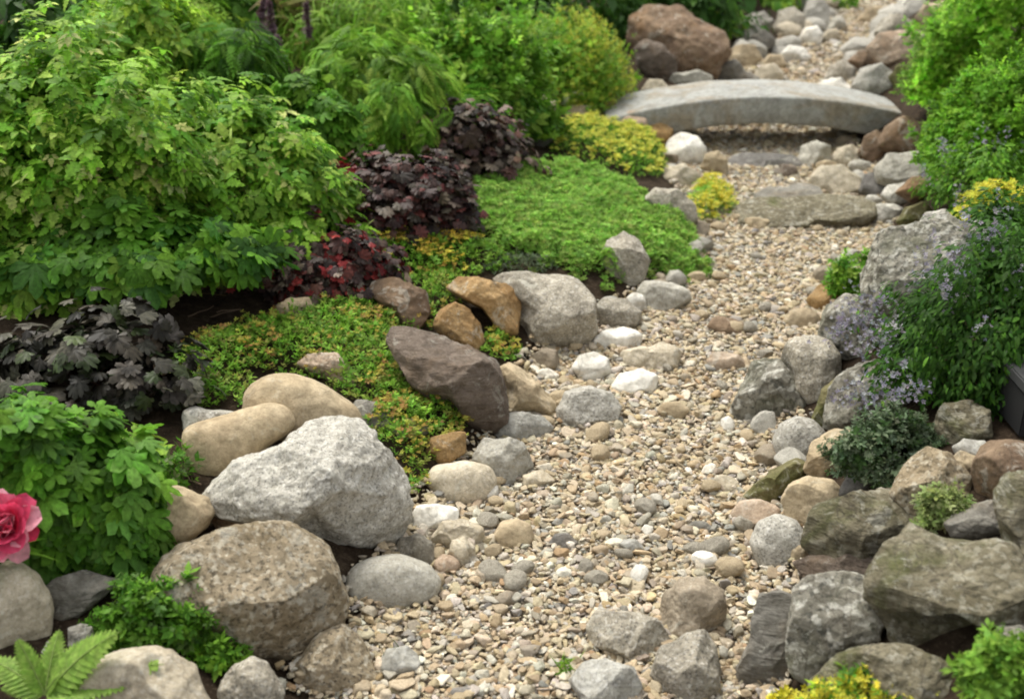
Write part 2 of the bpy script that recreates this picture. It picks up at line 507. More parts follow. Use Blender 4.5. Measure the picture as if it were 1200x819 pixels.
# ---------------------------------------------------------------- rocks
def build_rock(name, mat, poly, label, group, thick=0.9, ang=4, lean=65, rough=0.045, cat='rock', e=2.7, seed=None, sink=0.12, fwd=0.32, planes=(), ledge=None, grow=1.035):
    if isinstance(poly, str):
        pts = np.array([[float(q) for q in p.split(',')] for p in poly.split()])
    else:
        cx, cy, rx, ry = poly
        a = np.linspace(0, 2 * np.pi, 14, endpoint=False)
        rs = np.random.default_rng(int(cx * 7 + cy))
        k = 1 + rs.uniform(-.13, .1, 14)
        pts = np.stack([cx + rx * k * np.cos(a), cy + ry * k * np.sin(a)], 1)
    x0, y0 = pts.min(0); x1, y1 = pts.max(0)
    wpx, hpx = x1 - x0, y1 - y0
    seed = seed if seed is not None else int(x0 * 13 + y0 * 7) & 0xffff
    r = np.random.default_rng(seed)
    lo = smooth((pts[:, 1] - (y0 + .62 * hpx)) / (.38 * hpx))
    pts = pts + np.stack([0 * lo, lo * sink * hpx], 1)
    c0 = (pts.min(0) + pts.max(0)) / 2
    g, d = ground(min(max((x0 + x1) / 2, -80), 1290), y1 - 0.04 * hpx)
    hw, hh = wpx / 2 * d / F_PX, hpx / 2 * d / F_PX
    D = thick * min(hw, hh * 1.25)
    dc = d + fwd * D
    ctr = CAM + ray(*c0) * dc
    sc = dc / F_PX
    # radius of the outline at every bearing
    q = (pts - c0) * sc
    q[:, 1] *= -1
    na = 360
    an = np.arange(na) * 2 * np.pi / na
    dirs = np.stack([np.cos(an), np.sin(an)], 1)
    R = np.full(na, 0.0)
    A = q; B = np.roll(q, -1, 0); E = B - A
    for a_, e_ in zip(A, E):
        den = dirs[:, 0] * e_[1] - dirs[:, 1] * e_[0]
        den = np.where(np.abs(den) < 1e-12, 1e-12, den)
        t = (a_[0] * e_[1] - a_[1] * e_[0]) / den
        s = (a_[0] * dirs[:, 1] - a_[1] * dirs[:, 0]) / den
        ok = (t > 0) & (s >= -1e-6) & (s <= 1 + 1e-6)
        R = np.where(ok, np.maximum(R, t), R)
    bad = R <= 0
    if bad.any():
        R[bad] = np.interp(an[bad], an[~bad], R[~bad], period=2 * np.pi)
    sg = 2 if ang >= 2 else 6
    kx = np.arange(-3 * sg, 3 * sg + 1); kk = np.exp(-kx ** 2 / (2 * sg * sg)); kk /= kk.sum()
    R = sum(np.roll(R, -s) * w_ for s, w_ in zip(kx, kk)) * grow
    size = max(wpx, hpx * 1.3)
    sub = 6 if size > 170 else 5 if size > 60 else 4 if size > 24 else 3
    V, Fc = ICO[sub]
    rad = np.hypot(V[:, 0], V[:, 1])
    phi = np.arctan2(V[:, 1], V[:, 0])
    rho = (rad ** e + np.abs(V[:, 2]) ** e) ** (-1 / e)
    Q = np.stack([rad * rho * np.cos(phi), rad * rho * np.sin(phi), V[:, 2] * rho], 1)
    for k in range(ang):                                   # flat broken faces, mostly on the sides one can see
        nn = r.normal(size=3) * np.array([.62, .62, .5]); nn[2] = abs(nn[2]) * .6 + .62
        nn /= np.linalg.norm(nn)
        dd = Q @ nn - r.uniform(.62, .86)
        Q -= np.clip(dd, 0, None)[:, None] * nn * 0.88
    for nx, ny, nz, off in planes:
        nn = np.array([nx, ny, nz], float); nn /= np.linalg.norm(nn)
        Q -= np.clip(Q @ nn - off, 0, None)[:, None] * nn * 0.92
    if ledge:                                              # the front falls back under an overhanging edge
        v0, keep, slope = ledge
        wob = .05 * np.sin(Q[:, 0] * 5 + 1) + .03 * np.sin(Q[:, 0] * 11)
        under = smooth((v0 + slope * Q[:, 0] + wob - Q[:, 1]) / .10)
        Q[:, 2] = np.where(Q[:, 2] > 0, Q[:, 2] * (1 - under * (1 - keep)), Q[:, 2])
    for k in range(ang // 2):
        nn = r.normal(size=3); nn[2] = -abs(nn[2]); nn /= np.linalg.norm(nn)
        dd = Q @ nn - r.uniform(.7, .9)
        Q -= np.clip(dd, 0, None)[:, None] * nn * 0.8
    rr = np.hypot(Q[:, 0], Q[:, 1]); ph = np.arctan2(Q[:, 1], Q[:, 0]) % (2 * np.pi)
    Rp = np.interp(ph, an, R, period=2 * np.pi)
    u, v, wv = rr * Rp * np.cos(ph), rr * Rp * np.sin(ph), Q[:, 2] * D
    a = math.radians(lean)
    vr = ray(*c0); hz = np.array([vr[0], vr[1], 0]); hz /= np.linalg.norm(hz)
    Xv = np.array([hz[1], -hz[0], 0])
    Vv = hz * math.cos(a) + np.array([0, 0, math.sin(a)])
    Wv = np.cross(Xv, Vv)
    fr = vr / np.linalg.norm(vr)
    upl = np.cross(Xv, fr)
    kv = 1 / max(.3, Vv @ upl)
    P = Xv * u[:, None] + Vv * (v * kv)[:, None] + Wv * wv[:, None]
    # lumps and pits of the surface
    sz = (hw + hh) / 2 * 2
    nrm = P / np.maximum(np.linalg.norm(P, axis=1), 1e-9)[:, None]
    f0 = 2.3 / sz
    n1 = fbm(P * f0 + seed % 97, 3)
    am = rough * (1.0 if ang else .5)
    P = P + nrm * (n1 * am * sz)[:, None]
    if ang >= 3 and sub >= 5:
        rg = 1 - np.abs(fbm(P * f0 * 2.7 + 31 + seed % 53, 4))
        P = P + nrm * ((rg - .7) * am * .42 * sz)[:, None]
    if sub >= 5:
        P = P + nrm * (fbm(P * f0 * 7 + 5, 3) * am * .18 * sz)[:, None]
    org = np.array([ctr[0], ctr[1], H(ctr[0], ctr[1])])
    me = mesh_np(name, P + (ctr - org), [Fc], RM[mat])
    o = link(name, me, None, org)
    return tag(o, label, cat, group)

LB, RB, ST, UP, BR = ('rocks along the left bank', 'rocks along the right bank', 'stones lying in the stream bed', 'rocks upstream of the footbridge', 'rocks round the footbridge')
# name, material, outline in the photograph, label, group, options
ROCKS = [
 # --- left bank, near
 ('boulder', 'granite', '250,572 275,548 310,527 350,503 385,496 410,499 442,516 466,548 480,585 478,612 462,640 440,656 400,648 350,628 300,602 264,594', 'big pale grey granite boulder with flat sloping top, largest on the left bank', LB, dict(ang=3, seed=5, thick=1.0, e=3.1, rough=.06, planes=[(-.30, .32, .9, .66), (.38, -.66, .65, .45), (.85, .15, .5, .80)])),
 ('boulder', 'tan_gran', '182,665 196,642 222,628 255,618 310,613 350,622 384,650 406,685 411,714 396,742 345,764 290,771 252,758 243,725 205,690', 'big rounded tan speckled boulder in front of the pale grey granite boulder', LB, dict(ang=2, thick=.9, e=2.7, grow=.97, seed=21, planes=[(-.1, .6, .8, .72), (.5, -.4, .75, .74)])),
 ('boulder', 'tan', '286,475 293,452 318,437 350,440 388,458 417,484 421,504 385,506 345,514 305,505', 'smooth domed sandy boulder behind the pale grey granite boulder', LB, dict(ang=0)),
 ('boulder', 'tan', '218,508 224,492 255,488 290,481 322,476 342,488 347,508 322,520 292,538 252,551 228,546 219,530', 'long smooth tan boulder lying against the pale granite boulder', LB, dict(ang=0)),
 ('rock', 'granite', '215,500 218,478 232,475 252,482 275,487 262,500 235,512', 'whitish rock at the end of the long smooth tan boulder', LB, dict(ang=2)),
 ('boulder', 'tan', '115,632 130,608 150,592 180,577 212,578 244,594 252,612 238,628 190,642 162,655 132,652', 'flat topped sandy tan boulder beside the green leaves under the heuchera', LB, dict(ang=3)),
 ('rock', 'brown', '249,606 262,597 285,595 302,612 288,622 256,622', 'small brown rock wedged between sandy boulder and pale granite boulder', LB, dict(ang=2)),
 ('boulder', 'beige', '-34,690 -10,666 12,661 34,664 48,685 56,712 50,742 36,754 0,753 -30,742', 'grey tan boulder cut by the photo edge below the pink bloom', LB, dict(ang=1)),
 ('rock', 'slate', '50,690 72,669 98,668 120,680 140,690 118,704 85,714 60,718', 'flat grey slate rock below the green leaves near the pink bloom', LB, dict(ang=4)),
 ('rock', 'granite', '80,752 84,734 98,731 110,738 108,758 92,764', 'small pale rock just behind the fern tips', LB, dict(ang=2)),
 ('rock', 'granite', '50,760 58,750 70,752 74,766 60,772', 'tiny pale rock to the left of the pale rock behind the fern', LB, dict(ang=2)),
 ('boulder', 'beige', '92,812 110,782 135,767 165,763 208,776 232,800 244,850 150,868 95,850', 'rounded pale boulder right behind the fern at the bottom edge', LB, dict(ang=2)),
 ('rock', 'granite_d', '252,818 262,795 280,780 300,775 318,786 330,815 322,838 268,842', 'grey humped rock at the bottom edge beside the little sedum tuft', LB, dict(ang=4)),
 ('boulder', 'tan_gran', '333,798 350,768 380,744 405,738 424,758 444,796 425,807 382,813 345,810', 'grey brown sloping boulder below the big tan speckled boulder', LB, dict(ang=4)),
 ('rock', 'tan', '318,372 325,357 342,350 362,351 367,362 356,378 330,384', 'small sandy rock at the top of the orange tinged sedum', LB, dict(ang=3)),
 ('rock', 'pink', '349,424 362,415 395,416 415,424 421,440 410,450 385,444', 'flat brown tan rock buried in sedum behind the domed sandy boulder', LB, dict(ang=4, lean=45)),
 ('rock', 'slate', '402,480 420,468 445,474 462,492 455,502 420,500', 'flat grey rock half covered by sedum behind the pale granite boulder', LB, dict(ang=3, lean=40)),
 # --- left bank, middle
 ('boulder', 'purple', '456,402 464,386 490,385 520,390 546,404 576,424 590,448 592,482 578,498 550,496 535,474 505,462 482,452 470,424', 'large dark purple brown boulder, darkest on the left bank', LB, dict(ang=5, thick=1.0, rough=.05)),
 ('boulder', 'brown', '432,340 437,329 456,326 482,331 500,343 504,368 490,384 466,376 442,358', 'squarish brown rock behind the purple brown boulder', LB, dict(ang=4)),
 ('boulder', 'rust', '522,340 538,326 560,325 585,332 602,339 608,352 604,384 590,389 572,366 548,352', 'orange stained boulder touching the big grey granite block', LB, dict(ang=4)),
 ('boulder', 'rust', '509,382 517,363 534,354 550,362 562,380 567,398 556,409 534,401 516,392', 'pointed ochre rock in front of the orange stained boulder', LB, dict(ang=2)),
 ('boulder', 'granite_d', '574,332 592,323 620,321 652,321 680,332 695,352 698,384 684,401 650,407 618,400 606,380 604,350', 'large blocky grey granite boulder beside the bright green mat', LB, dict(ang=4, thick=1.0, e=3)),
 ('rock', 'granite_d', '697,360 708,350 732,352 752,364 748,380 720,389 701,384', 'grey tan rock at the stream side of the blocky granite boulder', LB, dict(ang=2)),
 ('rock', 'white', '734,350 742,343 754,347 758,362 750,371 740,366', 'small white stone between two grey rocks below the green mat', LB, dict(ang=1)),
 ('rock', 'grey', '745,343 756,332 785,331 805,338 809,351 792,361 766,367 752,359', 'smooth grey stone lying under the front edge of the bright green mat', LB, dict(ang=1)),
 ('rock', 'granite_d', '703,300 714,281 730,272 748,280 760,304 756,324 738,332 720,322 708,312', 'upright grey rock set in the middle of the bright green mat', LB, dict(ang=3)),
 ('rock', 'tan', '583,432 598,426 614,436 634,452 650,470 653,484 636,489 608,488 590,482', 'tan wedge shaped rock beside the purple brown boulder', LB, dict(ang=4)),
 ('rock', 'bluegrey', '566,494 600,487 634,488 649,500 634,513 602,518 574,513', 'flat blue grey stone below the tan wedge shaped rock', LB, dict(ang=2, lean=35)),
 ('rock', 'grey', '554,538 568,514 598,506 614,520 624,546 608,566 578,567 560,552', 'grey stone with a pale vein below the flat blue grey stone', LB, dict(ang=3)),
 ('rock', 'rust', '492,530 506,512 530,506 546,508 544,530 526,540 506,540', 'small orange brown rock nestled in sedum left of the veined grey stone', LB, dict(ang=3)),
 ('rock', 'beige', '498,562 510,546 545,541 574,547 583,565 573,583 545,589 514,584', 'smooth cream oval stone right of the pale granite boulder', LB, dict(ang=0)),
 ('rock', 'white', '480,605 490,593 515,591 537,597 534,614 520,626 494,629 482,622', 'white angular stone against the right side of the pale granite boulder', LB, dict(ang=4)),
 ('rock', 'beige', '507,628 520,611 545,610 566,620 568,638 545,648 515,648', 'tan rock just in front of the white angular stone', LB, dict(ang=3)),
 ('rock', 'granite_d', '455,652 468,630 490,627 507,636 511,660 490,665 465,664', 'grey rock in the shadow of the pale granite boulder foot', LB, dict(ang=3)),
 ('rock', 'grey', '404,682 412,664 440,653 470,652 500,664 517,684 508,700 470,708 425,704 408,696', 'smooth pale grey oval stone between boulders and gravel on the left', LB, dict(ang=0)),
 ('rock', 'granite_d', '452,500 470,488 492,492 505,505 488,512 462,512', 'low grey rock hidden among sedum stems under the dark boulder', LB, dict(ang=3)),
 # --- stones in the bed
 ('stone', 'white', '670,432 678,417 695,412 712,419 716,436 704,446 682,447', 'round pure white stone, brightest in the stream bed', ST, dict(ang=1)),
 ('stone', 'white', '716,455 726,438 750,431 770,438 768,456 745,463 724,462', 'white stone right of the round pure white one', ST, dict(ang=2)),
 ('stone', 'white', '694,400 706,388 730,382 752,392 750,406 722,412 700,410', 'angular white stone behind the other white stones', ST, dict(ang=4)),
 ('stone', 'beige', '728,416 748,402 775,402 797,412 792,430 760,436 732,430', 'flat pale tan stone right of the white stones', ST, dict(ang=3, lean=40)),
 ('stone', 'beige', (672, 462, 20, 11), 'small pale stone between white stones and the speckled granite stone', ST, dict(ang=2)),
 ('stone', 'white', (640, 440, 14, 8), 'small whitish stone beside the tan wedge shaped rock', ST, dict(ang=2)),
 ('stone', 'granite', '652,482 662,461 690,454 714,459 728,476 722,492 700,502 670,499 655,493', 'speckled grey granite stone with dark underside in mid stream', ST, dict(ang=2)),
 ('stone', 'tan', '769,484 776,473 794,470 807,478 803,489 784,493', 'oval tan grey stone in the gravel right of the speckled granite stone', ST, dict(ang=0)),
 ('stone', 'brown', '827,386 836,376 860,373 881,380 876,391 846,394', 'flat brown stone lying alone in the upper gravel', ST, dict(ang=1, lean=35)),
 ('stone', 'tan', '577,628 588,612 606,608 622,616 627,632 612,643 590,643', 'round tan stone alone on the gravel left of mid stream', ST, dict(ang=0)),
 ('stone', 'beige', '524,650 530,634 544,630 556,642 560,662 548,670 532,666', 'whitish upright stone in front of the tan rock', ST, dict(ang=3)),
 ('stone', 'pink', (524, 663, 14, 13), 'small pinkish stone beside the whitish upright stone', ST, dict(ang=1)),
 ('stone', 'dark', '642,636 650,627 666,625 677,634 672,645 652,647', 'small dark grey stone in the gravel right of the round tan stone', ST, dict(ang=2)),
 ('stone', 'beige', (630, 563, 18, 11), 'cream stone on the gravel below the veined grey stone', ST, dict(ang=2)),
 ('stone', 'granite_d', '686,738 698,722 735,718 768,724 784,748 776,766 742,774 706,770 692,756', 'angular pale grey stone in the lower middle of the gravel', ST, dict(ang=5)),
 ('stone', 'bluegrey', '668,800 682,780 710,774 740,782 750,802 738,828 690,830', 'flat grey stone at the bottom edge beside a green sprig', ST, dict(ang=3, lean=45)),
 ('stone', 'taupe', '773,746 778,702 794,683 822,679 845,690 849,722 838,749 804,753', 'upright brown grey stone at the right of the lower gravel', ST, dict(ang=3, thick=.8)),
 ('stone', 'granite_d', '762,792 774,766 798,748 820,742 838,760 846,794 830,815 792,818 768,810', 'rounded grey stone below the upright brown grey stone', ST, dict(ang=3)),
 ('stone', 'bluegrey', '443,778 455,762 478,760 494,776 488,794 458,796', 'blue grey stone at lower left of the gravel', ST, dict(ang=3)),
 ('stone', 'slate', (431, 745, 12, 9), 'small blue slate stone above the lower left blue grey stone', ST, dict(ang=2)),
 ('stone', 'slate', '804,620 812,611 828,611 838,619 830,628 812,628', 'flat grey pebble stone left of the round white grey stone', ST, dict(ang=1)),
 ('stone', 'tan', (826, 655, 15, 10), 'tan stone on the gravel beneath the flat grey pebble stone', ST, dict(ang=2)),
 ('stone', 'pink', (850, 425, 22, 12), 'pinkish tan stone in gravel behind the triangular grey rock', ST, dict(ang=3)),
 ('stone', 'bluegrey', (740, 642, 15, 10), 'blue grey stone lying in the centre of the gravel', ST, dict(ang=2)),
 ('stone', 'beige', (850, 568, 17, 11), 'cream stone in gravel left of the mossy olive stone', ST, dict(ang=2)),
 # --- right bank
 ('boulder', 'lichen', '858,482 868,456 877,427 892,420 908,422 926,440 943,470 940,484 914,490 880,497 862,494', 'triangular grey rock with pale lichen at the right of the gravel', RB, dict(ang=4, thick=.8)),
 ('boulder', 'granite_d', '913,420 922,402 945,393 966,397 982,414 984,445 974,468 955,470 936,458 920,438', 'rounded grey brown boulder behind the triangular grey rock', RB, dict(ang=1)),
 ('rock', 'olive', '954,492 962,458 978,438 992,440 994,475 980,500 962,503', 'narrow olive brown rock, a shade side set in colour, between grey boulder and lichened rock', RB, dict(ang=3)),  # separate rock; its dark olive carries a shade side in the colour
 ('boulder', 'lichen', '970,500 976,462 990,436 1018,424 1045,440 1062,468 1054,492 1010,498 990,504', 'rough grey lichened rock below the lavender flowers', RB, dict(ang=5, rough=.06)),
 ('boulder', 'lichen', '1018,345 1022,302 1036,272 1062,254 1095,250 1130,262 1152,295 1150,345 1110,378 1060,384 1030,368', 'largest grey lichened boulder on the right bank, flowers trailing over it', RB, dict(ang=4, rough=.05, thick=.8)),
 ('boulder', 'lichen', '960,392 966,362 984,346 1010,350 1030,372 1030,412 1000,425 972,415', 'grey rock mostly veiled by lavender flowers at stream side', RB, dict(ang=2)),
 ('rock', 'rust', '948,352 956,337 975,327 992,330 995,346 978,360 956,362', 'orange brown rock beside the small green tuft on the right', RB, dict(ang=2)),
 ('rock', 'tan', '917,379 926,365 944,360 959,368 960,381 944,387 924,386', 'round tan stone at the foot of the flower covered rocks', RB, dict(ang=0)),
 ('boulder', 'granite', '906,520 912,500 930,489 950,490 966,505 968,522 942,540 915,538', 'smooth white grey round boulder in front of the narrow olive rock', RB, dict(ang=0)),
 ('rock', 'tan', '944,550 952,520 970,505 992,500 996,525 990,550 966,562', 'tan rock leaning on the smooth white grey boulder', RB, dict(ang=3)),
 ('rock', 'olive', '872,584 898,556 928,536 946,542 946,568 922,586 892,592', 'mossy olive green rock sloping into the gravel', RB, dict(ang=4)),
 ('rock', 'tan', '918,590 924,570 945,560 972,560 984,575 980,602 955,613 928,610', 'rounded grey tan rock right of the mossy olive rock', RB, dict(ang=1)),
 ('rock', 'pink', '856,605 866,590 890,586 912,592 916,605 900,617 872,617', 'flat tan brown rock below the mossy olive rock', RB, dict(ang=1)),
 ('rock', 'granite', '880,640 886,616 905,604 930,608 946,630 942,652 920,665 894,662', 'round white grey stone at the foot of the right bank', RB, dict(ang=0)),
 ('rock', 'tan', (937, 648, 12, 12), 'small tan stone stuck to the round white grey stone', RB, dict(ang=1)),
 ('boulder', 'mossy', '946,645 952,606 980,588 1010,576 1046,562 1062,580 1078,610 1066,642 1030,656 980,664', 'broad grey olive slab rising from the gravel on the right', RB, dict(ang=8, rough=.05)),
 ('rock', 'purple', '932,668 960,650 1000,642 1032,648 1030,672 1000,684 950,686', 'flat brown rock between the broad slab and the lichened slab', RB, dict(ang=3, lean=45)),
 ('boulder', 'lichen', '926,702 938,684 978,673 1022,674 1030,700 1031,738 1002,764 952,797 933,786 926,742', 'standing grey slab with white lichen patches at lower right', RB, dict(ang=4, seed=11, thick=.7)),
 ('boulder', 'slate', '868,792 878,742 882,702 904,692 928,698 930,745 932,795 924,809 882,807', 'tall smooth grey stone left of the standing lichened slab', RB, dict(ang=3, thick=.7)),
 ('boulder', 'mossy', '1020,692 1038,652 1058,633 1108,625 1166,625 1198,660 1194,708 1180,722 1128,736 1102,764 1080,769 1050,746 1026,722', 'biggest mossy layered boulder at lower right with a shaded overhang', RB, dict(ang=3, rough=.05, seed=9, thick=1.0, e=3, planes=[(-.1, .75, .65, .55)], ledge=(-.08, .10, .12))),
 ('boulder', 'mossy', '955,819 980,785 1020,764 1060,757 1110,768 1130,790 1125,850 960,850', 'low mossy slab under the biggest layered boulder at the bottom', RB, dict(ang=4, lean=45)),
 ('boulder', 'tan_gran', '1048,585 1058,552 1080,525 1104,529 1131,550 1134,574 1102,596 1070,600', 'speckled grey tan boulder beside the grey green thyme', RB, dict(ang=3)),
 ('boulder', 'brown', '1140,560 1148,530 1172,516 1205,518 1225,540 1220,580 1180,590 1152,580', 'reddish brown boulder at the right edge below the dark box', RB, dict(ang=1)),
 ('rock', 'slate', '1112,618 1128,598 1158,582 1172,590 1178,612 1150,628 1122,628', 'dark grey rock behind the chartreuse plant', RB, dict(ang=3)),
 ('boulder', 'mossy', '1157,585 1166,562 1190,556 1225,560 1235,620 1225,680 1192,650 1172,618', 'grey green creviced boulder cut by the right edge', RB, dict(ang=5, rough=.06)),
 ('rock', 'slate', '1178,700 1186,683 1205,678 1225,690 1222,728 1192,726', 'dark stone at the right edge beside the biggest layered boulder', RB, dict(ang=4)),
 ('rock', 'lichen', '1158,760 1168,740 1190,732 1212,740 1210,768 1175,775', 'pale rock behind the bright green plant at bottom right', RB, dict(ang=3)),
 ('boulder', 'mossy', '1095,505 1104,478 1130,470 1155,476 1162,505 1140,518 1110,518', 'shaded mossy block under the dark flowering shrub', RB, dict(ang=5)),
 ('rock', 'bluegrey', '1118,528 1128,516 1150,514 1162,524 1152,538 1126,538', 'small blue grey rock beside the reddish brown boulder', RB, dict(ang=2)),
 ('rock', 'tan', '1112,542 1124,530 1144,532 1150,545 1130,550', 'small tan rock below the small blue grey rock', RB, dict(ang=2)),
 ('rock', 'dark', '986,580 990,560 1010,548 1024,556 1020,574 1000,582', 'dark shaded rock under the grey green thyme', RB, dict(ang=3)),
 # --- round the bridge
 ('rock', 'white', '779,186 782,168 798,157 816,160 827,176 822,190 795,194', 'white rounded rock at the left foot of the footbridge', BR, dict(ang=1)),
 ('rock', 'tan', '821,198 826,182 840,178 852,188 852,203 836,207', 'grey tan rock right of the white rounded rock by the bridge', BR, dict(ang=2)),
 ('rock', 'beige', '774,212 780,196 800,193 820,204 818,218 790,220', 'beige rock in front of the white rounded rock by the bridge', BR, dict(ang=2)),
 ('rock', 'granite_d', '752,236 764,222 790,223 812,238 818,255 800,263 775,256', 'purplish grey rock between the bright green mat and the gravel', BR, dict(ang=2)),
 ('rock', 'rust', '756,160 760,146 774,142 788,152 786,164 768,167', 'rusty brown rock propping the left end of the footbridge', BR, dict(ang=2, fwd=-.5)),
 ('rock', 'pink', '719,148 724,134 744,130 758,140 757,152 736,154', 'pinkish grey rock touching the left tip of the footbridge', BR, dict(ang=3, fwd=-.5)),
 ('rock', 'brown', '696,130 702,119 718,118 726,128 718,138 702,136', 'small brown rock left of the pinkish grey rock', BR, dict(ang=2)),
 ('rock', 'tan', '662,136 670,125 692,124 704,134 696,142 674,142', 'low tan rock behind the yellow flowering sedum', BR, dict(ang=2)),
 ('rock', 'white', '655,122 664,110 682,107 698,116 696,126 670,127', 'white topped rock behind the low tan rock', BR, dict(ang=2)),
 ('rock', 'pink', '612,140 618,118 634,112 654,118 654,142 632,148', 'pinkish rock under the feathery green plants', BR, dict(ang=3)),
 ('rock', 'slate', '612,168 622,159 640,158 650,165 636,172', 'small grey rock at the back corner of the bright green mat', BR, dict(ang=2)),
 ('rock', 'grey', '931,192 938,174 955,166 970,170 972,186 955,198 938,199', 'grey triangular rock under the right half of the bridge', BR, dict(ang=3)),
 ('rock', 'beige', '972,192 980,176 996,170 1008,178 1004,194 985,199', 'pale tan rock beside the grey triangular rock under the bridge', BR, dict(ang=2)),
 ('rock', 'tan', (968, 196, 13, 8), 'small tan stone in front of the grey triangular rock', BR, dict(ang=1)),
 ('rock', 'brown', '1007,180 1012,162 1024,153 1037,160 1038,182 1022,190', 'brown rock propping the right end of the footbridge', BR, dict(ang=3)),
 ('boulder', 'brown', '1032,172 1036,152 1055,138 1080,142 1090,158 1086,176 1060,178', 'brown tan boulder at the right tip of the footbridge', BR, dict(ang=2)),
 ('rock', 'pink', '1092,158 1098,142 1112,134 1126,145 1128,160 1110,166', 'pinkish boulder between the bridge end and tall green clump', BR, dict(ang=3)),
 ('boulder', 'grey', '1026,200 1038,183 1060,181 1086,175 1092,192 1082,211 1052,219 1031,214', 'smooth grey boulder with hollowed top right of the bridge', BR, dict(ang=2)),
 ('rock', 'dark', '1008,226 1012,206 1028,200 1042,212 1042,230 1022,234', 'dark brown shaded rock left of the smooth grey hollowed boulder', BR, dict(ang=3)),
 ('rock', 'beige', '948,214 960,200 985,196 1006,204 1008,222 980,230 956,228', 'pale tan slab rock above the mossy stepping slab', BR, dict(ang=3, lean=45)),
 ('rock', 'grey', (1010, 195, 15, 8), 'flat light grey stone in front of the brown rock under the bridge', BR, dict(ang=2)),
 ('rock', 'granite', '1032,232 1040,220 1060,214 1078,220 1070,236 1048,242', 'white grey rock in front of the hollowed grey boulder', BR, dict(ang=2)),
 ('rock', 'brown', '1052,228 1068,210 1096,203 1114,212 1106,228 1076,236', 'brown flat rock between hollowed boulder and lavender plants', BR, dict(ang=3)),
 ('rock', 'granite', '1016,254 1026,242 1044,237 1058,244 1050,258 1028,263', 'pale grey rock in front of the white grey one', BR, dict(ang=2)),
 ('rock', 'granite', (1023, 237, 11, 8), 'small pale rock right of the mossy stepping slab', BR, dict(ang=1)),
 ('rock', 'olive', '1052,262 1060,246 1078,237 1092,246 1088,262 1066,270', 'moss covered rock behind the largest lichened boulder', BR, dict(ang=3)),
 ('rock', 'granite', '1076,268 1084,252 1104,246 1122,254 1120,272 1094,278', 'light grey rock beside the yellow flower mat on the right', BR, dict(ang=3)),
 ('slab_stone', 'mossy', '866,252 878,242 905,240 935,236 965,230 1010,230 1028,242 1012,256 962,262 900,268 872,266', 'long flat mossy slab lying across the gravel below the bridge', BR, dict(ang=4, lean=14, thick=.55, cat='slab')),
 ('slab_stone', 'slate', '884,232 900,222 940,216 960,218 962,230 930,236 896,238', 'flat grey slab behind the long mossy slab', BR, dict(ang=3, lean=14, thick=.5, cat='slab')),
 ('slab_stone', 'dark', '852,192 862,184 900,182 932,183 938,192 900,197 862,198', 'ledge slab under the bridge, coloured dark for the shadow band of the step', BR, dict(ang=3, lean=20, thick=.7, cat='slab')),  # the dark stone colour stands in for a shadow band at the step
 ('rock', 'tan', (885, 263, 16, 8), 'tan stone at the left front of the long mossy slab', BR, dict(ang=2)),
 ('rock', 'purple', '904,202 914,194 930,194 936,202 926,210 910,210', 'purplish stone in front of the dark ledge slab', BR, dict(ang=2)),
 # --- upstream
 ('boulder', 'brown', '733,48 738,24 758,11 790,10 820,20 846,38 854,58 838,80 802,85 770,72 742,60', 'huge brown boulder at the back left of the stream', UP, dict(ang=5, rough=.05)),
 ('boulder', 'purple', '742,58 755,49 775,55 792,74 795,88 780,93 760,89 746,75', 'rounded purple grey boulder leaning on the huge brown boulder', UP, dict(ang=1)),
 ('rock', 'beige', '752,106 760,94 776,95 786,106 772,113 756,112', 'pale pinkish stone at the back left of the bridge', UP, dict(ang=2)),
 ('rock', 'grey', '778,102 790,88 815,84 834,90 838,102 805,108', 'flat light grey rock right behind the bridge', UP, dict(ang=2)),
 ('rock', 'slate', '836,96 842,80 860,72 884,86 896,98 860,102', 'flat brown grey rock behind the bridge below the tan rock', UP, dict(ang=3)),
 ('rock', 'tan', '850,66 862,55 886,54 891,68 878,81 856,78', 'blocky tan grey rock right of the huge brown boulder', UP, dict(ang=4)),
 ('rock', 'beige', '882,92 890,78 908,76 918,88 912,99 890,100', 'light tan round rock behind the middle of the bridge', UP, dict(ang=1)),
 ('rock', 'tan', '892,78 900,66 914,65 921,76 912,84 898,84', 'tan rock behind the light tan round rock', UP, dict(ang=2)),
 ('boulder', 'granite', '938,30 944,6 958,-3 970,10 973,30 956,37', 'tall white grey boulder at the top of the stream', UP, dict(ang=3)),
 ('boulder', 'granite_d', '906,36 912,16 928,10 942,20 942,40 922,46', 'grey boulder left of the tall white grey boulder', UP, dict(ang=3)),
 ('rock', 'white', '936,48 942,33 955,31 964,42 960,54 944,55', 'white round stone below the tall white grey boulder', UP, dict(ang=1)),
 ('rock', 'white', '915,66 924,55 942,56 952,68 936,75 920,73', 'white flat stone at the left of the upper gravel', UP, dict(ang=2)),
 ('rock', 'beige', '962,48 968,37 980,35 985,46 976,53', 'small cream stone right of the white round stone', UP, dict(ang=2)),
 ('rock', 'grey', '970,34 974,22 986,21 992,32 982,39', 'small grey stone right of the tall white grey boulder', UP, dict(ang=2)),
 ('rock', 'slate', '868,58 876,40 896,36 908,48 900,62 880,64', 'dull brown grey rock between huge boulder and white stones', UP, dict(ang=3)),
 ('rock', 'slate', '862,36 874,20 894,14 906,26 896,40 874,44', 'brownish rock behind the dull brown grey rock', UP, dict(ang=3)),
 ('rock', 'white', '1054,12 1060,-1 1074,-2 1082,8 1074,16 1060,17', 'white rock at the top right of the stream', UP, dict(ang=2)),
 ('rock', 'tan', '1074,22 1082,6 1102,2 1112,12 1104,26 1084,28', 'tan rock beside the white rock at the top right', UP, dict(ang=3)),
 ('boulder', 'granite_d', '1026,40 1032,24 1050,18 1066,26 1068,42 1046,46', 'grey boulder at the right of the upper gravel', UP, dict(ang=3)),
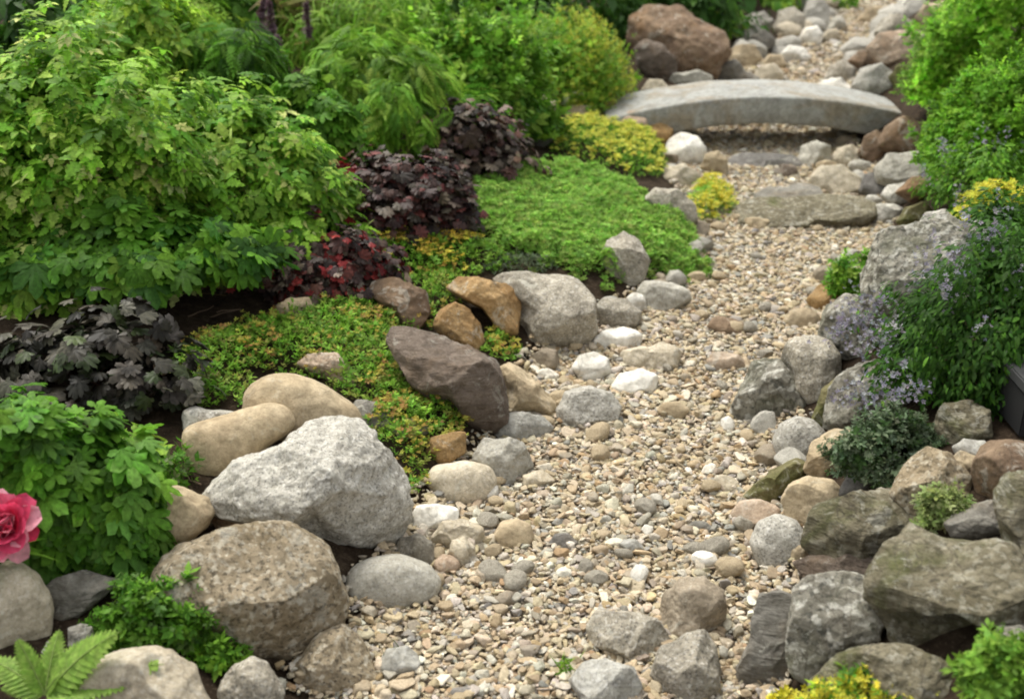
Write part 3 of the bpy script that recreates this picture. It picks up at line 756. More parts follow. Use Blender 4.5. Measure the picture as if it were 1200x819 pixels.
 ('boulder', 'pink', '1018,60 1030,44 1060,37 1088,42 1094,58 1070,70 1036,72', 'broad pale tan boulder below the upper grey boulder', UP, dict(ang=4)),
 ('rock', 'brown', '992,76 1004,62 1022,57 1036,64 1034,78 1010,82', 'brown shaded rock left of the broad pale tan boulder', UP, dict(ang=4)),
 ('rock', 'granite_d', '966,94 972,77 986,72 1000,80 1003,96 985,100', 'grey rock in front of the brown shaded rock', UP, dict(ang=3)),
 ('boulder', 'granite', '1000,104 1006,84 1030,77 1050,90 1058,108 1040,114 1012,112', 'large light grey boulder behind the right half of the bridge', UP, dict(ang=4)),
 ('rock', 'olive', '1042,92 1050,79 1066,78 1074,90 1066,100 1050,100', 'mossy rock against the tall green clump behind the bridge', UP, dict(ang=3)),
 ('rock', 'white', '952,106 964,95 984,93 1004,106 986,112 962,112', 'white flat rock right behind the bridge crown', UP, dict(ang=3)),
 ('rock', 'tan', '1006,26 1014,12 1032,8 1042,18 1034,28 1016,31', 'buff rock in the middle of the stream at the top', UP, dict(ang=3)),
]
for nm, mt, poly, lab, grp, op in ROCKS:
    build_rock(nm, mt, poly, lab, grp, **op)

# cobbles half sunk in the gravel
def scatter_cobbles():
    r = np.random.default_rng(5)
    kinds = [('tan', 'small rounded tan cobble half sunk in the gravel', 'tan cobbles in the gravel', 48),
             ('granite_d', 'small grey cobble half sunk in the gravel', 'grey cobbles in the gravel', 30),
             ('white', 'small chalk white cobble half sunk in the gravel', 'white cobbles in the gravel', 14)]
    V0, Fc = ICO[4]
    for mt, lab, grp, n in kinds:
        protos = []
        for k in range(5):
            Q = V0.copy()
            for c in range(4):
                nn = r.normal(size=3); nn /= np.linalg.norm(nn)
                Q -= np.clip(Q @ nn - r.uniform(.6, .9), 0, None)[:, None] * nn * .85
            Q *= np.array([1.15, .85, .62])
            Q *= (1 + .07 * fbm(Q * 1.6 + 9 * k, 3))[:, None]
            protos.append(mesh_np('cobble', Q, [Fc], RM[mt]))
        for k in range(n):
            y = 2.3 + 7.5 * r.random() ** 1.5
            a_, b_ = bed_edges(y)
            u = r.beta(.4, .4)
            x = a_ + .02 + (b_ - a_ - .04) * u
            s = r.uniform(.018, .038)
            o = link('cobble', protos[k % 5], None, (x, y, float(H(x, y)) + .018 + .25 * s))
            o.scale = (s, s, s)
            o.rotation_euler = (r.normal(0, .25), r.normal(0, .25), r.uniform(0, 6.28))
            tag(o, lab, 'cobble', grp)
scatter_cobbles()

def fill_rocks():
    """the smaller rocks wedged between the named ones along both banks and upstream of the bridge"""
    r = np.random.default_rng(31)
    V0, Fc = ICO[4]
    taken = [(o.location.x, o.location.y) for o in COL.objects if o.get('category') in ('rock', 'boulder', 'slab')]
    sets = [('granite', 'small pale grey rock wedged in at the edge of the gravel', 'pale grey rocks at the gravel edge', 20, (2.7, 7.2), (.038, .062), .03, .10),
            ('taupe', 'small brownish rock wedged in at the edge of the gravel', 'brownish rocks at the gravel edge', 20, (2.7, 7.2), (.038, .062), .03, .10),
            ('granite', 'pale grey rock in the jumble upstream of the footbridge', 'pale grey rocks upstream of the footbridge', 26, (8.6, 13.0), (.08, .17), .10, .28),
            ('beige', 'cream rock in the jumble upstream of the footbridge', 'cream rocks upstream of the footbridge', 14, (8.4, 12.5), (.07, .13), .10, .22)]
    for mt, lab, grp, n, (ya, yb), (sa, sb), inn, outn in sets:
        protos = []
        for k in range(6):
            Q = V0.copy()
            for c in range(5):
                nn = r.normal(size=3); nn /= np.linalg.norm(nn)
                Q -= np.clip(Q @ nn - r.uniform(.55, .85), 0, None)[:, None] * nn * .88
            Q *= np.array([1.15, .9, .72])
            Q *= (1 + .09 * fbm(Q * 1.5 + 7 * k, 4))[:, None]
            protos.append(mesh_np('rock', Q, [Fc], RM[mt]))
        done = 0
        for tries in range(n * 12):
            if done >= n: break
            y = r.uniform(ya, yb)
            a_, b_ = bed_edges(y)
            x = a_ - r.uniform(-inn, outn) if r.random() < .55 else b_ + r.uniform(-inn, outn)
            s = r.uniform(sa, sb)
            if any((x - tx) ** 2 + (y - ty) ** 2 < (s * .9) ** 2 for tx, ty in taken): continue
            taken.append((x, y))
            o = link('rock', protos[done % 6], None, (x, y, float(H(x, y)) + .35 * s))
            o.scale = (s, s * r.uniform(.85, 1.1), s * r.uniform(.85, 1.15))
            o.rotation_euler = (r.normal(0, .25), r.normal(0, .25), r.uniform(0, 6.28))
            tag(o, lab, 'rock', grp)
            done += 1
fill_rocks()

# ---------------------------------------------------------------- the stone footbridge
def footbridge():
    m = rock_mat('bridge_granite', (.30, .305, .295), (.395, .40, .385), (.15, .15, .15), (.48, .48, .46), (.25, .18, .09), .5, speck_amt=.3, bump=.22, lichen=.15, crack=.2)
    gl, dl = ground(716, 136)
    gr, dr = ground(1078, 152)
    d = (dl + dr) / 2 + .04
    A = CAM + ray(712, 138) * (d - .02)
    B = CAM + ray(1080, 141) * (d + .02)
    A[2] = B[2] = (A[2] + B[2]) / 2
    ax = B - A; L = np.linalg.norm(ax); ax /= L
    bk = np.array([-ax[1], ax[0], 0])
    wd, rise, th = .50, .125, .20
    n = 64
    V, q = [], []
    ts = np.linspace(0, 1, n + 1)
    r = np.random.default_rng(2)
    prof = []
    for t in ts:
        top = rise * (1 - (2 * t - 1) ** 2)
        bot = min(top - .018, -.18 + .15 * (1 - (2 * t - 1) ** 2) + 0.0)
        if t < .05 or t > .95:
            e_ = min(t, 1 - t) / .05
            bot = top - .03 - (top - .03 - bot) * e_
        prof.append((t, top, bot))
    bev = .012
    for t, top, bot in prof:
        b = min(bev, (top - bot) * .3)
        ring = [(0, bot + b), (0, (top + bot) / 2), (0, top - b), (b * .35, top - b * .3), (b, top), (wd * .33, top + .004), (wd * .66, top + .004), (wd - b, top), (wd, top - b), (wd, bot + b), (wd - b, bot), (b, bot)]
        for (s, z) in ring:
            p = A + ax * (t * L) + bk * s + np.array([0, 0, z])
            V.append(p)
    V = np.array(V)
    k = 12
    V = V + (.0028 * fbm(V * 7, 3))[:, None] * np.array([.3, 1, 1])
    i = np.arange(n)[:, None] * k + np.arange(k)[None]
    j = np.arange(n)[:, None] * k + (np.arange(k)[None] + 1) % k
    Q = np.stack([i, i + k, j + k, j], 2).reshape(-1, 4)[:, ::-1]
    org = (A + B) / 2
    org[2] = float(H(org[0], org[1]))
    caps = np.array([list(range(k))[::-1]]), np.array([[n * k + x for x in range(k)]])
    me = mesh_np('stone_footbridge', V - org, [Q, caps[0], caps[1]], m, smooth_shade=True)
    o = link('stone_footbridge', me, None, org)
    tag(o, 'arched grey granite slab footbridge spanning the dry stream', 'footbridge')
    return o
footbridge()
# ---------------------------------------------------------------- leaves (x across, y along the leaf, z its upper side)
def L_oval(n=4, wid=.42, curl=.25, fold=.12):
    V, Fc = [], []
    for i in range(n + 1):
        t = i / n
        h = wid * .5 * math.sin(math.pi * min(1, t * .96 + .03)) ** .8 * (1.1 - .35 * t)
        z = -curl * t * t
        V += [(-h, t, z + fold * h), (0, t, z), (h, t, z + fold * h)]
    for i in range(n):
        a = i * 3
        Fc += [(a, a + 1, a + 4, a + 3), (a + 1, a + 2, a + 5, a + 4)]
    return np.array(V, float), np.array(Fc), np.array([v[1] for v in V])

def L_lobed(lobes=5, teeth=2, wid=1.0, cup=.12, seed=0, depth=.35):
    """a palmate leaf: the stalk joins at the origin, the blade fans out forward"""
    r = np.random.default_rng(seed)
    n = lobes * 6
    V = [(0, .0, 0)]
    V2 = []
    for i in range(n + 1):
        t = i / n
        a = math.radians(-118 + 236 * t)
        lob = abs(math.sin(math.pi * lobes * t))
        R = (1 - depth) + depth * lob ** .7
        R *= (.62 + .38 * math.cos(a * .62))
        if i % 2 == 0: R *= .93
        x, y = math.sin(a) * R * wid * .8, math.cos(a) * R
        z = -cup * R * R + .06 * math.sin(a * 7) * R
        V.append((x * .5, y * .5, z * .15 + .02))
        V2.append((x, y, z))
    m = len(V2)
    V = V + V2
    Fc = []
    tri = []
    for i in range(1, m):
        tri.append((0, i + 1, i, i))
        Fc.append((i, i + 1, i + 1 + m, i + m))
    V = np.array(V, float); V[:, 1] += .25; V[0, 1] = 0.12
    # triangles as quads would be degenerate: keep both lists
    return V, (np.array([t[:3] for t in tri]), np.array(Fc)), np.clip(np.hypot(V[:, 0], V[:, 1]), 0, 1)

def L_frond(pairs=9, wid=.42, droop=.35, leaflet=.24, sharp=.5):
    """a feathery leaf: a thin midrib with pairs of pointed leaflets"""
    V, Fc, T = [], [], []
    def quad(p):
        b = len(V); V.extend(p); Fc.append((b, b + 1, b + 2, b + 3))
    for i in range(pairs):
        t = .12 + .88 * i / pairs
        L = wid * (math.sin(math.pi * (t * .8 + .17)) ** .8) * (1.05 - .5 * t)
        z = -droop * t * t
        for s in (-1, 1):
            bx = 0; by = t
            tipx, tipy = s * L, t + L * sharp
            hw = leaflet * .5 * (1 - .3 * t)
            px, py = -(tipy - by), (tipx - bx)
            q = math.hypot(px, py) + 1e-6
            px, py = px / q * hw * .5, py / q * hw * .5
            mx, my = bx + (tipx - bx) * .45, by + (tipy - by) * .45
            quad([(bx, by, z), (mx + px, my + py, z - .02), (tipx, tipy, z - .10 * L / wid - .02), (mx - px, my - py, z - .02)])
            T.extend([t] * 4)
    quad([(-.012, 0, 0), (.012, 0, 0), (.006, 1, -droop), (-.006, 1, -droop)]); T.extend([0, 0, 1, 1])
    h = .05
    quad([(0, .93, -droop * .86), (h, 1.0, -droop), (0, 1.14, -droop * 1.25), (-h, 1.0, -droop)]); T.extend([1] * 4)
    return np.array(V, float), np.array(Fc), np.array(T)

def L_trifol(seed=0, teeth=True, droop=.3):
    """three pointed toothed leaflets on one stalk"""
    V, Fc, T = [], [], []
    for ang, ln, off in ((0, .72, .30), (58, .56, .20), (-58, .56, .20), (105, .36, .12), (-105, .36, .12)):
        a = math.radians(ang)
        b = len(V)
        n = 9
        prof = [.03, .15, .30, .20, .31, .17, .24, .10, .12, .0]
        for i in range(n + 1):
            t = i / n
            h = prof[i] * ln * 1.05
            for s, zz in ((-1, .22 * h), (0, 0), (1, .22 * h)):
                x, y = s * h, off + t * ln - (abs(s) * .05 if teeth else 0)
                X, Y = x * math.cos(a) + y * math.sin(a), -x * math.sin(a) + y * math.cos(a)
                V.append((X, Y + .1, zz - droop * (t * ln + off) ** 2)); T.append(t)
        for i in range(n):
            k = b + i * 3
            Fc += [(k, k + 1, k + 4, k + 3), (k + 1, k + 2, k + 5, k + 4)]
    return np.array(V, float), np.array(Fc), np.array(T)

def L_blade(n=3, wid=.07, curl=.4):
    V, Fc, T = [], [], []
    for i in range(n + 1):
        t = i / n
        h = wid * .5 * (1 - t ** 1.6) + .004
        V += [(-h, t * (1 - .15 * t), -curl * t * t), (h, t * (1 - .15 * t), -curl * t * t)]
        T += [t, t]
    for i in range(n):
        a = 2 * i
        Fc.append((a, a + 1, a + 3, a + 2))
    return np.array(V, float), np.array(Fc), np.array(T)

def L_rosette(k=6, up=.5, wid=.42, seed=0):
    """a little whorl of stubby leaves seen from above (its axis is z)"""
    V, Fc, T = [], [], []
    for j in range(k):
        a = 2 * math.pi * j / k + (j % 2) * .2
        ca, sa = math.cos(a), math.sin(a)
        u = up * (1.0 if j % 2 else .55)
        b = len(V)
        for x, y, z in ((0, .05, 0), (-wid * .5, .55, u * .5), (0, 1.0, u * .72), (wid * .5, .55, u * .5)):
            V.append((x * ca - y * sa, x * sa + y * ca, z)); T.append(y)
        Fc.append((b, b + 3, b + 2, b + 1))
    return np.array(V, float), np.array(Fc), np.array(T)

def L_tuft(k=7, seed=3, spread=.5):
    """a sprig of little upright pointed leaves"""
    r = np.random.default_rng(seed)
    V, Fc, T = [], [], []
    for j in range(k):
        a = r.uniform(0, 6.28); z0 = r.uniform(0, .6); ln = r.uniform(.35, .6); up = r.uniform(.1, .9)
        d = np.array([math.cos(a), math.sin(a), up]); d /= np.linalg.norm(d)
        s = np.array([-math.sin(a), math.cos(a), 0]) * .11
        p = np.array([0, 0, z0])
        b = len(V)
        for q in (p, p + d * ln * .5 - s, p + d * ln, p + d * ln * .5 + s):
            V.append(tuple(q)); T.append(.5)
        Fc.append((b, b + 3, b + 2, b + 1))
    return np.array(V, float), np.array(Fc), np.array(T)

LV = dict(oval=L_oval(), narrow=L_oval(4, .24, .35), lance=L_oval(4, .30, .3), round=L_oval(4, .75, .18),
          lobed=L_lobed(5, seed=1), lobed7=L_lobed(7, seed=2, depth=.3, cup=.2), maple=L_lobed(5, seed=4, depth=.5, cup=.18),
          frond=L_frond(), fine=L_frond(12, .34, .45, .15, .9), trifol=L_trifol(), blade=L_blade(), wide_blade=L_blade(4, .13, .5),
          rosette=L_rosette(), rosette5=L_rosette(5, .8, .55), tuft=L_tuft(), jag=L_frond(3, .46, .3, .34, 1.15), fine2=L_frond(8, .36, .4, .2, .8), tuft2=L_tuft(9, 8))

def norm(a):
    return a / np.maximum(np.linalg.norm(a, axis=-1, keepdims=True), 1e-9)

def scatter_leaves(name, leaf, pos, nrm, tip, size, col, parent, org, mat=None, tipcol=None, smooth_shade=True):
    """one mesh of many leaves: pos (n,3) world, nrm upper side, tip pointing direction, size (n,), col (n,3)"""
    V0, Fc, T = LV[leaf] if isinstance(leaf, str) else leaf
    n = len(pos)
    nz = norm(nrm)
    ty = norm(tip - nz * np.sum(tip * nz, 1, keepdims=True))
    tx = np.cross(ty, nz)
    M = np.stack([tx, ty, nz], 2)
    PV = np.einsum('nij,vj->nvi', M, V0) * size[:, None, None] + (pos - org)[:, None]
    nv = len(V0)
    fl = Fc if isinstance(Fc, tuple) else (Fc,)
    faces = [(f[None] + (np.arange(n) * nv)[:, None, None]).reshape(-1, f.shape[1]) for f in fl]
    C = np.repeat(col[:, None], nv, 1)
    if tipcol is not None:
        C = C * (1 - T[None, :, None]) + C * np.array(tipcol)[None, None] * T[None, :, None]
    me = mesh_np(name, PV.reshape(-1, 3), faces, mat or LEAF, C.reshape(-1, 3), smooth_shade)
    return link(name, me, parent)

def pick_cols(cols, n, r, jit=.16):
    cols = np.array(cols, float)
    c = cols[r.integers(0, len(cols), n)]
    return np.clip(c * np.exp(r.normal(0, jit, (n, 1))) * np.exp(r.normal(0, .05, (n, 3))), 0.002, .9)

def tubes(name, paths, rad, col, parent, org, mat=None, k=5):
    V, Fq, base = [], [], 0
    for pth in paths:
        pth = np.asarray(pth, float)
        m = len(pth)
        tg = norm(np.gradient(pth, axis=0))
        ref = np.array([.31, .17, .93]) if abs(tg[0][2]) < .9 else np.array([1., 0, 0])
        a = norm(np.cross(tg, ref)); b = np.cross(tg, a)
        th = np.arange(k) * 2 * np.pi / k
        rr = rad * np.linspace(1, .5, m)
        ring = pth[:, None] + rr[:, None, None] * (a[:, None] * np.cos(th)[None, :, None] + b[:, None] * np.sin(th)[None, :, None])
        V.append(ring.reshape(-1, 3) - org)
        i = np.arange(m - 1)[:, None] * k + np.arange(k)[None]
        j = np.arange(m - 1)[:, None] * k + (np.arange(k)[None] + 1) % k
        Fq.append(np.stack([i, j, j + k, i + k], 2).reshape(-1, 4) + base)
        base += m * k
    V = np.concatenate(V)
    me = mesh_np(name, V, [np.concatenate(Fq)], mat or STEM, np.tile(np.array(col, float), (len(V), 1)))
    return link(name, me, parent)

def thing(name, label, cat, loc, group=None):
    o = bpy.data.objects.new(name, None)
    o.empty_display_size = .1
    COL.objects.link(o)
    o.location = loc
    return tag(o, label, cat, group)

def bush(name, label, cat, cx, yb, hwpx, hpx, leaf, size, n, cols, group=None, deep=1.0, lumps=26, lump=.32, shell=.45, up=.55, droop=.25, tipcol=None,
         mat=None, stems=8, stemcol=(.10, .075, .03), seed=None, layers=0, flowers=None, base=0.0, jit=.18, smooth_shade=True, lat=0.0, locw=.7, tn=.45, nn=.28, fill=.22, shoots=22):
    """a plant whose foot is at a pixel of the photograph; hwpx / hpx its half width and height there"""
    seed = seed if seed is not None else int(cx * 3 + yb * 11) & 0xffff
    r = np.random.default_rng(seed)
    g, d = ground(cx, yb)
    s = d / F_PX
    rx, h = hwpx * s, hpx * s / math.cos(TH) * .9
    ry = rx * deep
    org = np.array([g[0], g[1] + ry * .55, 0.0]); org[2] = float(H(org[0], org[1]))
    root = thing(name, label, cat, org, group)
    # lumps: the ends of the branches
    ld = norm(r.normal(size=(lumps, 3)) * np.array([1, 1, .8])); ld[:, 2] = np.abs(ld[:, 2]) * 1.05 - .1
    lc = ld * r.uniform(.68, 1.0, (lumps, 1))
    li = r.integers(0, lumps, n)
    off = norm(r.normal(size=(n, 3))) * (r.random((n, 1)) ** shell) * lump
    if layers: off[:, 2] = np.abs(off[:, 2]) * .5 - .05
    q = lc[li] + off
    if fill:                                               # leaves between the branch ends
        kf = r.random(n) < fill
        fd = norm(r.normal(size=(kf.sum(), 3))); fd[:, 2] = np.abs(fd[:, 2])
        q[kf] = fd * r.uniform(.62, .95, (kf.sum(), 1))
        off[kf] = fd * lump
    if shoots:                                             # single shoots that stick out of the mass
        ks = np.where(r.random(n) < .13)[0]
        sd_ = norm(r.normal(size=(shoots, 3)) * np.array([1, 1, .8])); sd_[:, 2] = np.abs(sd_[:, 2]) + .1
        sl = r.uniform(.25, .5, shoots)
        si = r.integers(0, shoots, len(ks)); tt = r.random(len(ks))
        q[ks] = norm(sd_)[si] * (.78 + sl[si] * tt)[:, None] + r.normal(0, .035, (len(ks), 3)) + np.array([0, 0, .06]) * (tt * tt)[:, None]
        off[ks] = norm(sd_)[si] * lump
    low = q[:, 2] < base
    q[low, 2] = base + r.random(low.sum()) * .25
    pos = np.stack([q[:, 0] * rx, q[:, 1] * ry, np.maximum(q[:, 2], .02) * h], 1) + org
    pos[:, 2] = np.maximum(pos[:, 2], H(pos[:, 0], pos[:, 1]) + .012)
    outw = norm(np.stack([q[:, 0] / rx, q[:, 1] / ry, q[:, 2] / h * .8], 1) * rx)
    loc = norm(off)
    nrm = norm(np.array([0, 0, 1.0])[None] * up + outw * .45 + loc * .35 + r.normal(0, nn, (n, 3)))
    tip = outw * np.array([1, 1, .3]) + loc * locw + r.normal(0, tn, (n, 3)) + np.array([0, 0, -droop + lat])
    sz = size * np.exp(r.normal(0, .28, n))
    lumpcol = np.exp(r.normal(0, .14, (lumps, 1)))
    col = pick_cols(cols, n, r, jit) * lumpcol[li]
    scatter_leaves('foliage', leaf, pos, nrm, tip, sz, col, root, org, mat, tipcol, smooth_shade)
    if stems:
        paths = []
        for i in range(min(stems, lumps)):
            e = org + lc[i] * np.array([rx, ry, h]) * .92
            b0 = org + np.array([r.normal(0, .12) * rx, r.normal(0, .12) * ry, -.02])
            m_ = (b0 + e) / 2 + np.array([0, 0, .14 * h])
            t = np.linspace(0, 1, 7)[:, None]
            paths.append((1 - t) ** 2 * b0 + 2 * t * (1 - t) * m_ + t * t * e)
        tubes('stems', paths, max(.0022, .006 * h), stemcol, root, org)
    if flowers:
        f = dict(flowers)
        nf = f['n']
        dirs = norm(r.normal(size=(nf, 3)) * np.array([1, 1, .9])); dirs[:, 2] = np.abs(dirs[:, 2]) * f.get('up', 1.0) + f.get('lift', 0)
        if 'side' in f: dirs[:, 0] = dirs[:, 0] * .6 + f['side']
        dirs = norm(dirs) * r.uniform(f.get('inn', .95), f.get('out', 1.12), (nf, 1))
        p = org + dirs * np.array([rx, ry, h])
        p[:, 2] = np.maximum(p[:, 2], H(p[:, 0], p[:, 1]) + .03)
        kk = f.get('k', 14)
        ln = f.get('len', .06)
        P_ = np.repeat(p, kk, 0)
        tt = r.random((len(P_), 1))
        dv = norm(dirs * .6 + np.array([0, 0, f.get('spike_up', .8)]) + r.normal(0, .25, (nf, 3)))
        P_ = P_ + np.repeat(dv, kk, 0) * (tt - .4) * ln + r.normal(0, f.get('r', .008), P_.shape)
        m_ = len(P_)
        scatter_leaves(f.get('name', 'blossoms'), f.get('leaf', 'rosette5'), P_, norm(r.normal(0, .6, (m_, 3)) + np.array([0, -.3, .8])), r.normal(size=(m_, 3)),
                       f['size'] * np.exp(r.normal(0, .25, m_)), pick_cols(f['cols'], m_, r, .14), root, org, PETAL)
    return root

def inside(px, py, poly):
    c = np.zeros(len(px), bool)
    j = len(poly) - 1
    for i in range(len(poly)):
        xi, yi = poly[i]; xj, yj = poly[j]
        hit = ((yi > py) != (yj > py)) & (px < (xj - xi) * (py - yi) / ((yj - yi) or 1e-12) + xi)
        c ^= hit
        j = i
    return c

def edge_dist(px, py, poly):
    dm = np.full(len(px), 1e9)
    P_ = np.array(poly)
    for a, b in zip(P_, np.roll(P_, -1, 0)):
        e = b - a
        t = np.clip(((px - a[0]) * e[0] + (py - a[1]) * e[1]) / max(e @ e, 1e-12), 0, 1)
        dm = np.minimum(dm, np.hypot(px - a[0] - t * e[0], py - a[1] - t * e[1]))
    return dm

def mat_plant(name, label, cat, poly, leaf, size, cell, cols, height=.05, group=None, layers=2, flowers=None, mat=None, seed=None, jit=.16, tilt=.35, rim=.15, lumpy=.5, tipcol=None, ragged=.03):
    """a creeping plant covering an outline of the ground"""
    if isinstance(poly, str):
        poly = [tuple(float(q) for q in p.split(',')) for p in poly.split()]
    seed = seed if seed is not None else int(poly[0][0] * 5 + poly[0][1] * 3) & 0xffff
    r = np.random.default_rng(seed)
    W = np.array([ground(*p)[0] for p in poly])
    wp = [(p[0], p[1]) for p in W]
    cx, cy = W[:, 0].mean(), W[:, 1].mean()
    org = np.array([cx, cy, float(H(cx, cy))])
    root = thing(name, label, cat, org, group)
    x = np.arange(W[:, 0].min() - ragged, W[:, 0].max() + ragged, cell)
    y = np.arange(W[:, 1].min() - ragged, W[:, 1].max() + ragged, cell)
    gx, gy = np.meshgrid(x, y)
    PX, PY, EE, LAY = [], [], [], []
    for lay in range(layers):
        px = (gx + r.uniform(-.6, .6, gx.shape) * cell).ravel()
        py = (gy + r.uniform(-.6, .6, gx.shape) * cell).ravel()
        wob = ragged * perlin(np.stack([px * 14, py * 14, px * 0 + seed % 31], 1))
        ins = inside(px, py, wp)
        ed = edge_dist(px, py, wp) * np.where(ins, 1, -1) + wob
        thin = perlin(np.stack([px * 11, py * 11, px * 0 + 77 + seed % 13], 1)) + .5 * perlin(np.stack([px * 31, py * 31, px * 0 + 7], 1))
        k = (ed > 0) & ((thin < .55) | (r.random(len(px)) < .25)) & ((ed > .06) | (r.random(len(px)) < .35 + ed * 10))
        PX.append(px[k]); PY.append(py[k]); EE.append(ed[k]); LAY.append(np.full(k.sum(), lay))
    px, py, ed, lay = map(np.concatenate, (PX, PY, EE, LAY))
    n = len(px)
    lum = perlin(np.stack([px * 9, py * 9, px * 0 + seed % 17], 1)) * .6 + perlin(np.stack([px * 22, py * 22, px * 0 + 3], 1)) * .4
    hh = height * smooth(ed / rim) ** .6 * (1 + lumpy * lum)
    def mound(a, b, e):
        l_ = perlin(np.stack([a * 9, b * 9, a * 0 + seed % 17], 1)) * .6 + perlin(np.stack([a * 22, b * 22, a * 0 + 3], 1)) * .4
        return height * smooth(e / rim) ** .6 * (1 + lumpy * l_)
    eps = .012
    gxs = (mound(px + eps, py, ed) - mound(px - eps, py, ed)) / (2 * eps)
    gys = (mound(px, py + eps, ed) - mound(px, py - eps, ed)) / (2 * eps)
    z = H(px, py) + hh * np.where(lay == 0, .75, 1.0) + r.uniform(-.25, .25, n) * size + .004
    pos = np.stack([px, py, z], 1)
    nrm = norm(np.stack([-gxs, -gys, np.ones(n)], 1) + r.normal(0, tilt, (n, 3)))
    col = pick_cols(cols, n, r, jit) * np.exp(.22 * perlin(np.stack([px * 6, py * 6, px * 0 + 8], 1)))[:, None]
    scatter_leaves('foliage', leaf, pos, nrm, r.normal(size=(n, 3)), size * np.exp(r.normal(0, .22, n)), col, root, org, mat, tipcol, False)
    if flowers:
        f = flowers
        w_ = perlin(np.stack([px * f.get('freq', 5), py * f.get('freq', 5), px * 0 + 41], 1)) + f.get('bias', 0)
        if 'where' in f: w_ = np.where(inside(px, py, [tuple(ground(*q)[0][:2]) for q in f['where']]), w_ + 1, -1)
        cand = np.where((w_ > 0) & (lay == layers - 1))[0]
        if len(cand):
            k = r.choice(cand, min(f['n'], len(cand)), replace=False)
            kk = f.get('k', 7)
            p = np.repeat(pos[k] + np.array([0, 0, f.get('lift', .02)]), kk, 0)
            p = p + r.normal(0, f.get('r', .01), p.shape) * np.array([1, 1, .4])
            m_ = len(p)
            scatter_leaves('blossoms', f.get('leaf', 'rosette5'), p, norm(r.normal(0, .3, (m_, 3)) + np.array([0, -.1, 1])), r.normal(size=(m_, 3)),
                           f['size'] * np.exp(r.normal(0, .2, m_)), pick_cols(f['cols'], m_, r, .12), root, org, PETAL)
    return root
# ---------------------------------------------------------------- the planting
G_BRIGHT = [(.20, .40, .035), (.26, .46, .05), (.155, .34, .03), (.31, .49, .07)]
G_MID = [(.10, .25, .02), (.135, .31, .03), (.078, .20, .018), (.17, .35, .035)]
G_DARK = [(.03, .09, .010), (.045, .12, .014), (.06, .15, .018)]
G_LIME = [(.25, .40, .03), (.32, .45, .04), (.19, .35, .03)]
G_GREY = [(.13, .17, .09), (.17, .21, .12), (.09, .13, .06)]
PURPLE = [(.018, .010, .008), (.034, .017, .014), (.058, .028, .022), (.024, .017, .009), (.10, .078, .058)]
SED = [(.18, .38, .04), (.24, .45, .05), (.145, .31, .035), (.29, .46, .065), (.30, .34, .07)]
ORG = [(.36, .27, .05), (.42, .36, .05), (.34, .19, .06), (.42, .42, .07)]
LEFT = 'shrubs and perennials on the left bank'
RIGHT = 'plants on the right bank'

# left: the big leafy shrub in the foreground of the bed, in three mounds
bush('leafy_shrub', 'light green shrub with jagged pale tipped leaves filling the upper left edge', 'shrub', 60, 335, 190, 265, 'trifol', .052, 15000,
     G_BRIGHT + G_BRIGHT + G_MID + [(.42,.48,.16)], LEFT, deep=.75, lumps=70, lump=.27, tipcol=(1.35, 1.25, 1.3), stems=14, stemcol=(.16, .10, .045), layers=1, fill=.26, shoots=46, flowers=dict(name='young_leaves', leaf='narrow', n=90, k=7, size=.03, len=.05, r=.022, inn=.72, out=.96, up=.9, lift=.1, cols=[(.40,.52,.10),(.50,.58,.18),(.34,.48,.07)]), up=1.1, droop=-.3, tn=.75, nn=.4)
bush('leafy_shrub', 'light green arching shrub reaching over the dark purple leaves', 'shrub', 268, 315, 142, 175, 'trifol', .052, 9000,
     G_BRIGHT + G_BRIGHT + G_MID + [(.42,.48,.16)], LEFT, deep=.8, lumps=52, lump=.27, tipcol=(1.3, 1.2, 1.25), stems=12, stemcol=(.16, .10, .045), layers=1, fill=.26, shoots=46, flowers=dict(name='young_leaves', leaf='narrow', n=60, k=7, size=.03, len=.05, r=.022, inn=.72, out=.96, up=.9, lift=.1, cols=[(.40,.52,.10),(.50,.58,.18),(.34,.48,.07)]), up=1.1, droop=-.3, tn=.75, nn=.4)
bush('leafy_shrub', 'low skirt of lobed green leaves above the big dark heuchera leaves', 'shrub', 130, 372, 160, 125, 'maple', .055, 2600,
     G_MID + [(.06, .17, .025)], LEFT, deep=.5, lumps=24, lump=.25, stems=8, base=.45)
bush('leafy_shrub', 'yellowish green shrub behind the big leafy shrub at the top left', 'shrub', 160, 190, 100, 190, 'trifol', .056, 5500,
     G_BRIGHT + G_LIME[:1], LEFT, deep=.8, lumps=28, lump=.3, tipcol=(1.3, 1.2, 1.2), stems=8)
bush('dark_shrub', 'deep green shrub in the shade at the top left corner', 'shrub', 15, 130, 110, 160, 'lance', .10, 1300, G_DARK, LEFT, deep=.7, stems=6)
bush('feathery_plant', 'dark feathery green plant in the hollow behind the arching shrub', 'plant', 262, 195, 90, 150, 'fine2', .075, 5600, G_DARK + G_MID + G_MID, LEFT, deep=.8, lumps=30, stems=6, up=.2)
bush('fern_clump', 'bright fern clump with long arching fronds behind the purple heuchera', 'fern', 440, 195, 92, 150, 'fine2', .075, 5600, G_BRIGHT + G_BRIGHT + G_MID, LEFT, deep=.8, lumps=30, stems=6, droop=.1, up=.7, tn=.6, tipcol=(1.15, 1.1, 1))
bush('leafy_plant', 'mid green leafy plant between the arching shrub and the fern clump', 'plant', 370, 225, 62, 110, 'maple', .042, 2400, G_MID, LEFT, deep=.8, stems=6)
bush('feathery_plant', 'fine textured light green plant left of the lime green flowering mound', 'plant', 560, 165, 88, 140, 'tuft2', .075, 4200, G_BRIGHT + G_BRIGHT + G_MID, LEFT, deep=.8, lumps=32, stems=6, up=.25)
